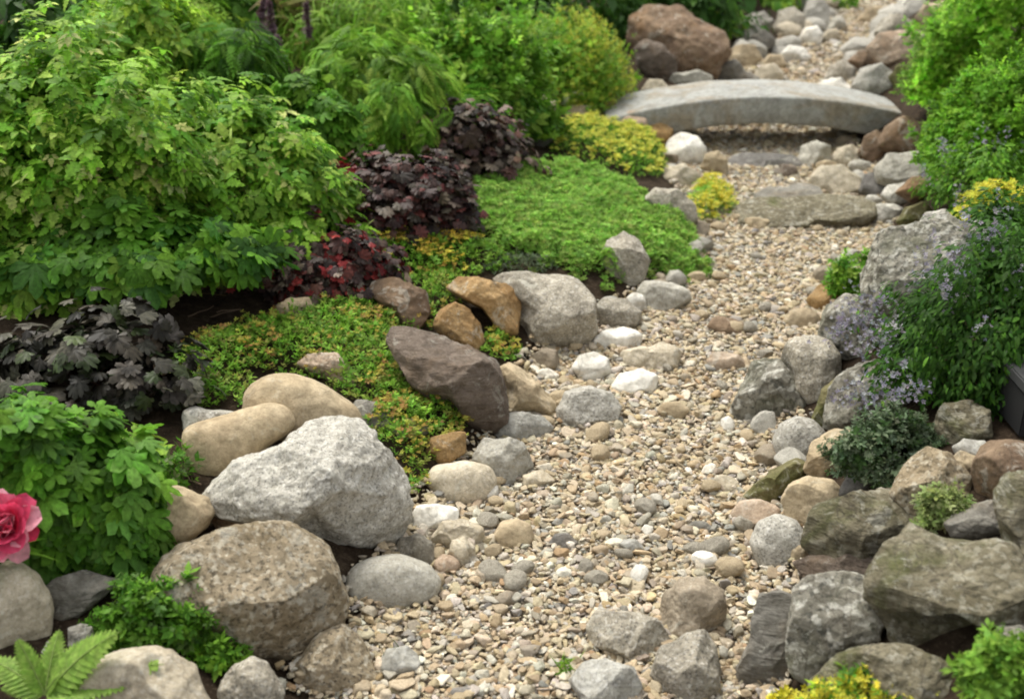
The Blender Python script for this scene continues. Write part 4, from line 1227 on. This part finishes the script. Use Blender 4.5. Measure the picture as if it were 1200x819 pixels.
bush('feathery_plant', 'dark fine leaved plant at the back corner of the bright green mat', 'plant', 545, 192, 62, 70, 'fine2', .06, 2600, G_MID, LEFT, deep=.7, stems=5, up=.2)
bush('feathery_plant', 'tall pale grassy plant at the top of the left bank', 'plant', 430, 92, 112, 105, 'blade', .13, 5200, G_BRIGHT, LEFT, deep=.8, stems=5, up=.2)
bush('flowering_mound', 'lime green mound of tiny yellow flowers beside the footbridge', 'plant', 664, 126, 74, 98, 'tuft2', .045, 2600, G_BRIGHT + G_LIME, LEFT, deep=.9, lumps=34, stems=5,
     flowers=dict(n=420, k=6, size=.009, len=.03, cols=[(.42, .48, .05), (.36, .45, .06), (.48, .48, .06)], r=.012, side=.5))
bush('leafy_plant', 'bluish green bushy plant above the lime green flowering mound', 'plant', 618, 92, 85, 85, 'oval', .05, 1900, G_MID + G_BRIGHT[:1], LEFT, deep=.8, stems=5)
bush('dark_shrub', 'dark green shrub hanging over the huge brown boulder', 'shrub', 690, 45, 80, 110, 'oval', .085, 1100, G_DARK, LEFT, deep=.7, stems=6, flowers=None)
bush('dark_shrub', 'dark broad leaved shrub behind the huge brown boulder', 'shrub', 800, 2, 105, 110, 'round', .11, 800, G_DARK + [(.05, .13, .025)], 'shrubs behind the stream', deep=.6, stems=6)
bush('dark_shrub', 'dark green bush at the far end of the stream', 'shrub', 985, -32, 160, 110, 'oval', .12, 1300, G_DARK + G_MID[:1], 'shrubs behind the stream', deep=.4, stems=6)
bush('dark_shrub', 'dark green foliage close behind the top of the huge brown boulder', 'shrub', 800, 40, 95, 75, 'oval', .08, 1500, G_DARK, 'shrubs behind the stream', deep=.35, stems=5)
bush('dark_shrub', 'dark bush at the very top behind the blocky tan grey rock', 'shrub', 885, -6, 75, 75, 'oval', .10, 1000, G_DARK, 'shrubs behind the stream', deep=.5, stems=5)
bush('leafy_plant', 'small yellow green plant right of the huge brown boulder', 'plant', 857, 46, 16, 32, 'oval', .06, 220, G_LIME + G_BRIGHT, 'shrubs behind the stream', stems=4, lumps=10)
bush('leafy_plant', 'bright green sprawling plant behind the tall white grey boulder', 'plant', 900, 6, 45, 32, 'oval', .08, 420, G_MID + G_BRIGHT, 'shrubs behind the stream', stems=4, lumps=12)
bush('leafy_plant', 'olive green plant at the top right of the stream', 'plant', 985, 12, 20, 26, 'oval', .07, 240, G_MID + G_LIME[:1], 'shrubs behind the stream', stems=4, lumps=10)
bush('leafy_plant', 'mid green plant at the top edge beside the deep green corner shrub', 'plant', 112, 30, 75, 85, 'trifol', .09, 1300, G_MID + G_DARK, LEFT, deep=.7, stems=5)
bush('leafy_plant', 'light green leafy plant at the top edge behind the yellowish green shrub', 'plant', 185, 62, 80, 90, 'jag', .10, 1700, G_BRIGHT + G_LIME[:1], LEFT, deep=.8, stems=5, tipcol=(1.25, 1.2, 1.2))
bush('leafy_plant', 'dark green plant along the top edge left of the dusky flower spikes', 'plant', 258, 50, 70, 85, 'fine2', .13, 1300, G_DARK + G_MID, LEFT, deep=.8, stems=5)
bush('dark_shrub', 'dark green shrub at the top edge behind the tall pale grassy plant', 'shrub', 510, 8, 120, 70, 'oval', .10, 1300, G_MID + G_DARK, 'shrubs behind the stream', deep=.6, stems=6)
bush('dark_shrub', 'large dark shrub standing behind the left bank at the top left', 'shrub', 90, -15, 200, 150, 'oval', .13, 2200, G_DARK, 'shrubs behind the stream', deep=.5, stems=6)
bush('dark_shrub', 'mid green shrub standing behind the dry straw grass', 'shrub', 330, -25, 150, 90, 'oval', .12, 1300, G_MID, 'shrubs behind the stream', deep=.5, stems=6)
mat_plant('sedum_mat', 'sedum sprigs growing between the squarish brown rock and the ochre rock', 'ground cover', '470,335 500,318 535,322 560,340 540,362 512,372 500,392 470,392 480,370', 'tuft', .026, .0155, SED, .05, 'creeping plants', flowers=dict(n=20, k=6, r=.012, size=.009, lift=.02, bias=.2, cols=ORG))
bush('straw_grass', 'dry straw coloured grass tuft at the top of the left bank', 'grass tuft', 355, 62, 52, 85, 'blade', .40, 500, [(.42, .34, .14), (.33, .30, .11), (.24, .24, .07)], LEFT, deep=.8, stems=0, up=.1, droop=-.9)

def flower_spikes(label, spots, hpx, cols, name='flower_spike', lean=.1, width=.022):
    """single upright spikes: stem and blossoms"""
    for (px, py, hp) in spots:
        r = np.random.default_rng(int(px * 7 + py))
        g, d = ground(px, py)
        h = hp * d / F_PX / math.cos(TH)
        root = thing(name, label, 'flower', g, hpx)
        top = g + np.array([r.normal(0, lean) * h, r.normal(0, lean) * h, h])
        t = np.linspace(0, 1, 6)[:, None]
        tubes('stem', [g * (1 - t) + top * t], .004, (.08, .09, .03), root, g)
        n = 120
        tt = r.uniform(.55, 1.0, (n, 1))
        p = g * (1 - tt) + top * tt + r.normal(0, width, (n, 3)) * (1.15 - tt)
        scatter_leaves('blossoms', 'rosette5', p, r.normal(size=(n, 3)) + np.array([0, -.5, .5]), r.normal(size=(n, 3)), .016 * np.exp(r.normal(0, .2, n)), pick_cols(cols, n, r), root, g, PETAL)
flower_spikes('dusky purple brown flower spike standing before the dry straw grass', [(296, 85, 75), (322, 92, 78), (366, 88, 75), (335, 108, 60)], 'dusky flower spikes at the top left', [(.16, .10, .12), (.24, .17, .19), (.09, .05, .05)])

# heucheras
bush('heuchera', 'blackish purple heuchera mound in front of the fern clump', 'heuchera', 466, 285, 86, 84, 'lobed7', .028, 4200, PURPLE + [(.10, .03, .025)], 'dark leaved heucheras', deep=.7, lumps=34, lump=.46, locw=.1, tn=.9, nn=.4, mat=LEAF_GLOSS, stems=8, stemcol=(.05, .02, .015), up=.7)
bush('heuchera', 'bronze purple heuchera behind the blackish mound, beside the bright green mat', 'heuchera', 525, 214, 92, 80, 'lobed7', .030, 2900, PURPLE + [(.13, .07, .05), (.16, .12, .09)], 'dark leaved heucheras', deep=.7, lumps=26, lump=.46, locw=.1, tn=.9, nn=.4, mat=LEAF_GLOSS, stems=6, stemcol=(.05, .02, .015), up=.7)
bush('heuchera', 'wine red heuchera under the tip of the arching shrub', 'heuchera', 352, 348, 92, 76, 'lobed7', .026, 3600, PURPLE + PURPLE[:3] + [(.17, .018, .018), (.22, .028, .025), (.08, .018, .014), (.16, .12, .09)], 'dark leaved heucheras', deep=.6, lumps=30, lump=.46, locw=.1, tn=.9, nn=.4, mat=LEAF_GLOSS, stems=6, stemcol=(.07, .02, .015), up=.7)
bush('heuchera', 'large leaved dark heuchera with greyish sheen at the left edge', 'heuchera', 95, 478, 112, 104, 'lobed7', .044, 520, [(.018, .016, .011), (.03, .027, .02), (.055, .05, .036), (.014, .013, .009), (.09, .082, .06), (.03, .045, .014)], 'dark leaved heucheras', deep=.6, lumps=30, lump=.46, locw=.1, tn=.9, nn=.4, mat=LEAF_GLOSS, stems=10, stemcol=(.06, .03, .02), up=.75)
bush('red_leaf_plant', 'dark red leaf rosette at the left end of the blackish heuchera', 'plant', 400, 262, 19, 82, 'lobed7', .036, 150, [(.19, .012, .012), (.14, .01, .01)], None, lumps=8, lump=.3, base=.55, shoots=0, stems=4, stemcol=(.06, .02, .015))
bush('red_leaf_plant', 'small dark red leaf tuft at the top of the bronze heuchera', 'plant', 516, 190, 8, 62, 'lobed7', .028, 40, [(.19, .012, .012), (.14, .01, .01)], None, lumps=6, lump=.3, base=.6, shoots=0, stems=3, stemcol=(.06, .02, .015))

# creeping plants
mat_plant('sedum_mat', 'bright green mat of tiny succulent leaves flowing to the gravel', 'ground cover', '545,232 560,215 600,200 645,196 700,205 745,222 770,246 800,264 822,285 834,318 820,334 790,336 752,332 730,342 690,330 650,318 610,310 570,288 548,262',
          'rosette', .0135, .0105, [(.25, .46, .075), (.31, .52, .10), (.19, .39, .05), (.31, .42, .09)], .062, 'creeping plants', layers=2, rim=.10, lumpy=.95, ragged=.08, jit=.22)
mat_plant('yellow_sedum', 'yellow flowering sedum beside the left end of the footbridge', 'ground cover', '636,170 650,152 690,148 730,158 770,170 784,192 776,212 748,212 715,204 680,190 650,184',
          'tuft', .028, .02, G_MID + G_BRIGHT, .07, 'creeping plants', flowers=dict(n=230, k=8, r=.014, size=.011, lift=.03, bias=.35, freq=6, cols=[(.56, .54, .06), (.62, .60, .09), (.44, .50, .06)]))
mat_plant('yellow_sedum', 'small yellow flowering sedum tuft at the left edge of the upper gravel', 'ground cover', '800,240 812,222 838,218 858,232 860,252 840,264 815,262', 'tuft', .03, .02, G_BRIGHT, .09, 'creeping plants',
          flowers=dict(n=60, k=9, r=.016, size=.012, lift=.03, bias=.2, cols=[(.62, .56, .05), (.52, .52, .07)]))
mat_plant('sedum_mat', 'green sedum with orange tips from purple heuchera to domed sandy boulder', 'ground cover',
          '188,425 230,398 280,386 330,368 380,350 436,345 475,378 464,425 485,462 470,486 430,486 392,466 350,442 300,446 282,478 240,484 210,462', 'tuft', .03, .0165, SED, .055, 'creeping plants',
          flowers=dict(n=60, k=6, r=.015, size=.009, lift=.022, bias=-.05, freq=7, cols=ORG))
mat_plant('sedum_mat', 'sedum with orange flowers under the purple brown boulder', 'ground cover',
          '412,500 440,476 500,462 545,470 560,500 535,518 508,545 500,580 480,590 474,548 445,518', 'tuft', .028, .0155, SED, .055, 'creeping plants',
          flowers=dict(n=60, k=6, r=.015, size=.009, lift=.022, bias=.1, freq=8, cols=ORG))
mat_plant('sedum_mat', 'green sedum band between the dark heuchera and the bright green mat', 'ground cover',
          '405,292 430,278 470,272 520,276 560,285 590,300 610,318 570,325 540,330 505,345 470,330 430,325 410,312', 'tuft', .032, .018, SED[:4], .06, 'creeping plants',
          flowers=dict(n=80, k=7, r=.015, size=.010, lift=.025, bias=.05, freq=6, cols=[(.58, .46, .05), (.50, .34, .06), (.62, .55, .07)]))
mat_plant('sedum_mat', 'small sedum patch with orange tips between ochre rock and granite block', 'ground cover',
          '560,408 566,392 590,386 612,400 612,420 596,428 575,424', 'tuft', .028, .0155, SED, .05, 'creeping plants', flowers=dict(n=12, k=6, r=.012, size=.010, lift=.02, bias=.2, cols=ORG))
def weeds_and_litter():
    r = np.random.default_rng(77)
    for k in range(16):                                    # dry leaves dropped on the gravel
        y = r.uniform(2.6, 6.5); a_, b_ = bed_edges(y); x = r.uniform(a_, b_)
        org = np.array([x, y, float(H(x, y)) + .028])
        me_o = scatter_leaves('fallen_leaf', 'oval', org[None], np.array([[r.normal(0, .3), r.normal(0, .3), 1.0]]), r.normal(size=(1, 3)), np.array([r.uniform(.022, .038)]),
                              pick_cols([(.20, .12, .05), (.30, .21, .09), (.13, .08, .04)], 1, r), None, org)
        me_o.location = org
        tag(me_o, 'small dry brown leaf fallen on the gravel', 'leaf', 'dry leaves on the gravel')
    for k in range(14):                                    # twigs in the dark soil of the left bank
        g, d = ground(r.uniform(190, 330), r.uniform(335, 372)) if k < 9 else ground(r.uniform(190, 245), r.uniform(545, 600))
        a = r.uniform(0, 3.14); L_ = r.uniform(.05, .13)
        t = np.linspace(-.5, .5, 5)[:, None]
        pth = g + np.array([0, 0, .012]) + t * L_ * np.array([math.cos(a), math.sin(a), r.normal(0, .12)]) + r.normal(0, .003, (5, 3))
        o = tubes('twig', [pth], .0028, (.16, .11, .075), None, g)
        o.location = g
        tag(o, 'thin brown twig lying on dark soil of the left bank', 'twig', 'twigs on the soil of the left bank')
weeds_and_litter()
mat_plant('sedum_mat', 'grey green creeping plant touching the top of the granite block', 'ground cover', '560,322 575,308 605,300 635,305 660,318 630,324 590,326', 'tuft', .024, .0155, G_GREY, .05, 'creeping plants')
bush('sedum_tuft', 'dark green sedum tuft in front of the big tan speckled boulder', 'ground cover', 182, 760, 66, 68, 'tuft', .028, 1500, G_MID + G_MID + [(.15, .27, .07)], 'creeping plants', deep=.5, lumps=30, lump=.3, stems=4)
bush('sedum_tuft', 'tiny green sprigs beside the grey humped rock', 'ground cover', 262, 785, 26, 26, 'tuft', .03, 220, G_MID + G_BRIGHT[:1], 'creeping plants', deep=.7, lumps=12, stems=3)
bush('sedum_tuft', 'short sprigs growing behind the big tan speckled boulder', 'ground cover', 172, 688, 20, 36, 'tuft', .03, 150, G_MID, 'creeping plants', deep=.7, lumps=10, stems=3)
bush('sedum_tuft', 'sparse green sprigs in dark soil left of the long smooth tan boulder', 'ground cover', 192, 575, 34, 36, 'tuft', .035, 170, G_MID + [(.16, .22, .08)], 'creeping plants', deep=.8, lumps=14, lump=.2, stems=4)
bush('grass_sprig', 'tiny grass sprig rooted in the lower gravel beside flat grey stone', 'grass sprig', 666, 794, 12, 22, 'blade', .045, 40, G_BRIGHT + G_MID, 'grass sprigs in the gravel', stems=0, lumps=8, up=.1, droop=-.7)
bush('grass_sprig', 'tiny grass sprig on the blue grey stone at lower left', 'grass sprig', 460, 782, 12, 16, 'blade', .035, 36, G_GREY + G_MID, 'grass sprigs in the gravel', stems=0, lumps=8, up=.1, droop=-.7)
bush('pale_flower', 'single cream flower head standing in the sedum', 'flower', 240, 446, 9, 12, 'rosette5', .012, 70, [(.62, .62, .38), (.5, .52, .28)], None, lumps=8, stems=3, mat=PETAL)

# green leaves at the left edge, peony and fern
bush('geranium', 'large mound of green lobed leaves at the left edge below the dark heuchera', 'plant', 48, 660, 118, 190, 'maple', .046, 2900, G_MID + [(.09, .22, .03), (.13, .27, .045)], LEFT, deep=.55, lumps=44, lump=.24, stems=10, stemcol=(.10, .16, .04), up=.7)
bush('geranium', 'low fringe of narrow green leaves spilling onto the sandy boulder', 'plant', 110, 652, 48, 58, 'lance', .07, 260, G_MID, LEFT, deep=.6, lumps=16, lump=.3, stems=5, stemcol=(.10, .16, .04))
bush('leafy_plant', 'pale green leaves poking up at the right end of the big dark heuchera', 'plant', 150, 545, 34, 40, 'lobed', .05, 60, G_BRIGHT, LEFT, lumps=10, stems=5, stemcol=(.14, .2, .06))

def peony():
    r = np.random.default_rng(12)
    g, d0 = ground(-12, 735)
    d = d0 - .05
    c = CAM + ray(4, 616) * d
    root = thing('peony', 'deep pink double peony bloom cut by the left edge', 'flower', g)
    rad = 34 * d / F_PX
    V, Fc, C = [], [], []
    cols = [(.62, .07, .15), (.70, .15, .24), (.52, .03, .08), (.80, .36, .43)]
    for ringi, (k, rr, open_, ln) in enumerate(((5, .10, .15, .62), (7, .2, .45, .78), (9, .3, .85, .92), (10, .38, 1.2, 1.0), (9, .40, 1.55, 1.02))):
        for j in range(k):
            a = 2 * math.pi * j / k + ringi * .4 + r.normal(0, .12)
            el = open_ + r.normal(0, .12)
            b = len(V); nu, nv = 6, 7
            colr = np.array(cols[r.integers(0, 4)]) * r.uniform(.85, 1.15)
            wd = r.uniform(.5, .68); L_ = ln * r.uniform(.9, 1.1); ph = r.uniform(0, 6)
            for iv in range(nv):
                t = iv / (nv - 1)
                e2 = el * (.45 + .75 * t) - .35 * t * t
                rad_ = rr * .6 + L_ * math.sin(e2) * t
                z_ = L_ * math.cos(e2) * t
                for iu in range(nu):
                    s = (iu / (nu - 1) - .5) * 2
                    hw = wd * math.sin(math.pi * min(.93, .12 + .72 * t)) * .75
                    off = s * hw
                    cup = -.22 * s * s * hw
                    fr = .05 * t * t * math.sin(s * 7 + ph)
                    x, y, z = rad_ + cup * math.cos(e2), off, z_ + fr + .12 * s * s * t - .3
                    V.append(np.array([x * math.cos(a) - y * math.sin(a), x * math.sin(a) + y * math.cos(a), z]) * rad)
                    C.append(colr * (1.0 + .25 * t))
            for iv in range(nv - 1):
                for iu in range(nu - 1):
                    q = b + iv * nu + iu
                    Fc.append((q, q + 1, q + nu + 1, q + nu))
    V = np.array(V)
    ax = norm(np.array([.35, -.75, .75])); xx = norm(np.cross(np.array([0, 0, 1.0]), ax)); yy_ = np.cross(ax, xx)
    V = V @ np.stack([xx, yy_, ax])
    link('petals', mesh_np('petals', V + c - g, [np.array(Fc)], PETAL, np.array(C)), root)
    t = np.linspace(0, 1, 8)[:, None]
    mid = (g + c) / 2 + np.array([-.06, .03, .03])
    tubes('stem', [(1 - t) ** 2 * g + 2 * t * (1 - t) * mid + t * t * (c - ax * rad * .2)], .005, (.09, .16, .04), root, g)
    n = 14
    tt = r.uniform(.3, .85, n)
    p = g + (c - g) * tt[:, None]
    scatter_leaves('leaves', 'lance', p, r.normal(0, .3, (n, 3)) + np.array([0, 0, 1]), r.normal(size=(n, 3)) + np.array([-.3, 0, 0]), np.full(n, .11), pick_cols(G_MID, n, r), root, g)
peony()

def fern():
    r = np.random.default_rng(4)
    g, d = ground(58, 838)
    root = thing('fern', 'fresh light green fern with toothed fronds at the bottom left corner', 'fern', g, None)
    base = g + np.array([0, 0, .05])
    tips = [(70, 737), (108, 748), (140, 740), (166, 770), (192, 778), (20, 748), (-18, 770), (0, 806), (150, 806), (105, 800), (40, 775), (70, 790)]
    for i, (px, py) in enumerate(tips):
        dd = d - .03 * (i % 3) + .02
        tp = CAM + ray(px, py) * dd
        L_ = np.linalg.norm(tp - base)
        pairs = 13
        V, Fc, C = [], [], []
        mid = (base + tp) / 2 + np.array([0, 0, .16 * L_])
        ax = norm(tp - base)
        toc = norm(CAM - base)
        face = norm(toc * .5 + np.array([0, 0, .9]) + r.normal(0, .18, 3))
        side = norm(np.cross(ax, face)); face = np.cross(side, ax)
        def P_(t): return (1 - t) ** 2 * base + 2 * t * (1 - t) * mid + t * t * tp
        for k in range(pairs):
            t = .08 + .9 * k / pairs
            p = P_(t); tg = norm(P_(min(1, t + .02)) - P_(t - .02))
            L2 = L_ * .24 * math.sin(math.pi * (.22 + .74 * t)) ** .9 * (1.25 - .5 * t)
            w2 = L_ * .072
            for s in (-1, 1):
                dr = norm(side * s + tg * .55 - face * .12)
                b = len(V)
                m_ = 4
                for q in range(m_ + 1):
                    u = q / m_
                    hw = w2 * (.75, .8, .66, .42, 0.02)[q] * (1 - .35 * t)
                    ctr = p + dr * L2 * u - face * (.12 * L2 * u * u)
                    nn = np.cross(face, dr)
                    V += [ctr - nn * hw, ctr + face * hw * -.15, ctr + nn * hw]
                    col = np.array([(.26, .42, .07), (.22, .38, .06), (.30, .45, .09)][r.integers(0, 3)])
                    C += [col * r.uniform(.85, 1.1)] * 3
                for q in range(m_):
                    a = b + q * 3
                    Fc += [(a, a + 1, a + 4, a + 3), (a + 1, a + 2, a + 5, a + 4)]
        V = np.array(V) - g
        me = mesh_np('frond', V, [np.array(Fc)], LEAF, np.array(C))
        fo = link('frond', me, root)
        t = np.linspace(0, 1, 8)[:, None]
        tubes('midrib', [(1 - t) ** 2 * base + 2 * t * (1 - t) * mid + t * t * tp], .0018, (.22, .30, .08), fo, g, k=4)
fern()

# right bank
SPK = dict(n=60, k=5, size=.007, len=.02, cols=[(.55, .58, .45)], r=.01)
bush('tall_green_clump', 'tall fresh green fine leaved clump at the top right corner', 'plant', 1182, 130, 100, 195, 'tuft2', .038, 15000, [(.22, .46, .03), (.28, .52, .05), (.16, .37, .025), (.32, .53, .065)], RIGHT, deep=.9, lumps=70, lump=.24, up=.6, droop=-.2, stems=8)
bush('tall_green_clump', 'fresh green fine leaved clump leaning over the right end of the bridge', 'plant', 1190, 205, 92, 120, 'tuft2', .034, 12000, [(.19, .42, .03), (.25, .48, .04), (.14, .33, .025)], RIGHT, deep=.8, lumps=56, lump=.24, up=.6, droop=-.2, stems=8)
LAV = [(.25, .235, .30), (.32, .305, .37), (.21, .195, .25), (.37, .36, .38)]
bush('catmint', 'green catmint with lavender flowers behind the yellow flower mat on the right', 'plant', 1160, 240, 68, 75, 'oval', .02, 4200, G_MID + G_BRIGHT[:1], RIGHT, deep=.8, lumps=30, stems=8, flowers=dict(n=26, k=16, size=.0065, len=.10, cols=LAV, r=.008, out=1.2))
bush('catmint', 'large dark green shrub with lavender flowers at the right edge', 'shrub', 1192, 470, 142, 205, 'oval', .0185, 20000, G_DARK + G_DARK + G_MID[2:3], RIGHT, deep=.75, lumps=60, lump=.24, stems=14,
     flowers=dict(n=26, k=14, size=.0065, len=.09, cols=LAV, r=.009, out=1.12, side=-.5))
bush('catmint', 'dark green mass with few flowers behind the large lavender flowered shrub', 'shrub', 1180, 345, 90, 105, 'oval', .022, 9000, G_DARK + G_MID[2:3], RIGHT, deep=.8, lumps=36, lump=.26, stems=8, flowers=dict(n=16, k=14, size=.0065, len=.09, cols=LAV, r=.009, out=1.15))
mat_plant('yellow_sedum', 'yellow flowering mat spilling toward the lichened boulder on the right', 'ground cover', '1108,272 1118,250 1140,240 1185,234 1215,236 1215,256 1170,258 1140,266 1122,280', 'tuft', .03, .018, G_MID, .08, 'creeping plants',
          flowers=dict(n=110, k=8, r=.014, size=.011, lift=.03, bias=.25, cols=[(.56, .53, .04), (.58, .57, .07)]))
bush('sedum_tuft', 'small fresh green tuft left of the largest lichened boulder', 'ground cover', 1000, 345, 24, 52, 'tuft', .035, 620, G_BRIGHT + G_MID, 'creeping plants', deep=.7, lumps=18, stems=3)
bush('thyme', 'grey green thyme cushion above the dark shaded rock on the right', 'ground cover', 1042, 560, 60, 72, 'tuft', .022, 3200, [(.18, .24, .13), (.22, .28, .17), (.12, .18, .09), (.06, .12, .03)], 'creeping plants', deep=.6, lumps=34, stems=4)
bush('chartreuse_plant', 'pale chartreuse sprig between dark grey rock and speckled boulder', 'ground cover', 1108, 618, 28, 46, 'tuft', .022, 700, [(.30, .38, .12), (.24, .31, .10), (.36, .42, .18)], 'creeping plants', deep=.8, lumps=16, stems=4)
bush('sedum_tuft', 'bright green leafy tuft at the bottom right corner', 'ground cover', 1190, 826, 52, 74, 'tuft', .024, 2600, [(.19, .36, .04), (.25, .43, .055), (.14, .28, .035)], 'creeping plants', deep=.7, lumps=30, stems=5)
bush('yellow_sedum', 'bright yellow flower cluster at the bottom edge by the low mossy slab', 'ground cover', 1000, 880, 72, 84, 'tuft', .025, 900, G_MID + G_LIME, 'creeping plants', deep=.5, lumps=26, stems=4,
     flowers=dict(n=210, k=8, size=.008, len=.012, cols=[(.62, .56, .04), (.70, .64, .08), (.52, .50, .05)], r=.010, out=1.06))
bush('yellow_sedum', 'small yellow flower cluster at the bottom edge left of the bigger one', 'ground cover', 912, 868, 18, 60, 'tuft', .02, 120, G_MID + G_LIME, 'creeping plants', deep=.6, lumps=12, stems=3,
     flowers=dict(n=50, k=8, size=.008, len=.012, cols=[(.62, .56, .04), (.70, .64, .08)], r=.008, out=1.06))
def lavender_veil():
    """lavender flower sprays hanging over the lichened rocks"""
    for lab, spots in (('lavender flower spray hanging over the rock at the stream side', [(985, 385), (1005, 372), (1020, 395), (968, 398), (1000, 410), (1030, 415), (1018, 360), (990, 362), (1042, 400), (1052, 380)]),
                       ('lavender flower spray trailing over the largest lichened boulder', [(1080, 300), (1100, 285), (1110, 310), (1125, 330), (1090, 325), (1060, 312), (1118, 296), (1138, 318), (1070, 335), (1045, 320)]),
                       ('lavender flower spray hanging over the rough lichened rock', [(985, 470), (1000, 455), (1010, 480), (1035, 445), (1050, 460)])):
        for (px, py) in spots:
            r = np.random.default_rng(px * 3 + py)
            g, d = ground(px + 20, py + 42)
            c = CAM + ray(px, py) * (d - .16)
            st = CAM + ray(px + r.uniform(30, 70), py + r.uniform(-30, 20)) * (d + .06)
            org = st
            root = thing('lavender_spray', lab, 'flower', org, lab)
            t = np.linspace(0, 1, 8)[:, None]
            mid = (st + c) / 2 + np.array([0, -.02, .05])
            bz = lambda t: (1 - t) ** 2 * st + 2 * t * (1 - t) * mid + t * t * c
            tubes('stem', [bz(t)], .0015, (.12, .15, .07), root, org, k=4)
            n = 52
            tt = r.uniform(.55, 1.03, (n, 1))
            p = bz(tt) + r.normal(0, .016, (n, 3))
            scatter_leaves('blossoms', 'rosette5', p, r.normal(0, .6, (n, 3)) + np.array([0, -.5, .7]), r.normal(size=(n, 3)), .0065 * np.exp(r.normal(0, .25, n)), pick_cols(LAV, n, r), root, org, PETAL)
            m_ = 26
            p = bz(r.uniform(0, .7, (m_, 1))) + r.normal(0, .008, (m_, 3))
            scatter_leaves('leaves', 'oval', p, r.normal(0, .5, (m_, 3)) + np.array([0, 0, .8]), r.normal(size=(m_, 3)), .022 * np.exp(r.normal(0, .25, m_)), pick_cols(G_MID + G_GREY, m_, r), root, org)
lavender_veil()

# the dark box at the right edge
def dark_box():
    m, n, P, out = new_mat('dark_grey_paint')
    tc = n.nodes.new('ShaderNodeTexCoord')
    c = ramp(n, noise_node(n, tc.outputs['Object'], 14, 5, .6), [(.3, (.03, .031, .033)), (.7, (.05, .05, .05))])
    n.links.new(c, P.inputs['Base Color']); P.inputs['Roughness'].default_value = .6
    m2, n2, P2, _ = new_mat('black_box_body'); P2.inputs['Base Color'].default_value = (.008, .008, .008, 1); P2.inputs['Roughness'].default_value = .7  # one flat black for the solid body below the lid
    g, d = ground(1216, 512)
    s = d / F_PX
    org = g.copy()
    root = thing('planter_box', 'dark grey box with black front under the flowering shrub at the right edge', 'box', org)
    def box(name, c_, sz, mat, bev=.004):
        bm = bmesh.new()
        bmesh.ops.create_cube(bm, size=1)
        bmesh.ops.scale(bm, vec=sz, verts=bm.verts)
        bmesh.ops.translate(bm, vec=c_, verts=bm.verts)
        bmesh.ops.bevel(bm, geom=bm.edges[:], offset=bev, segments=2, affect='EDGES')
        me = bpy.data.meshes.new(name); bm.to_mesh(me); bm.free(); me.materials.append(mat)
        return link(name, me, root)
    wd, ht = 78 * s, 66 * s
    box('body', (.03, .10, ht * .40), (wd * .94, .2, ht * .82), m2)
    box('lid', (.03, .10, ht * .92), (wd, .22, ht * .22), m)
dark_box()
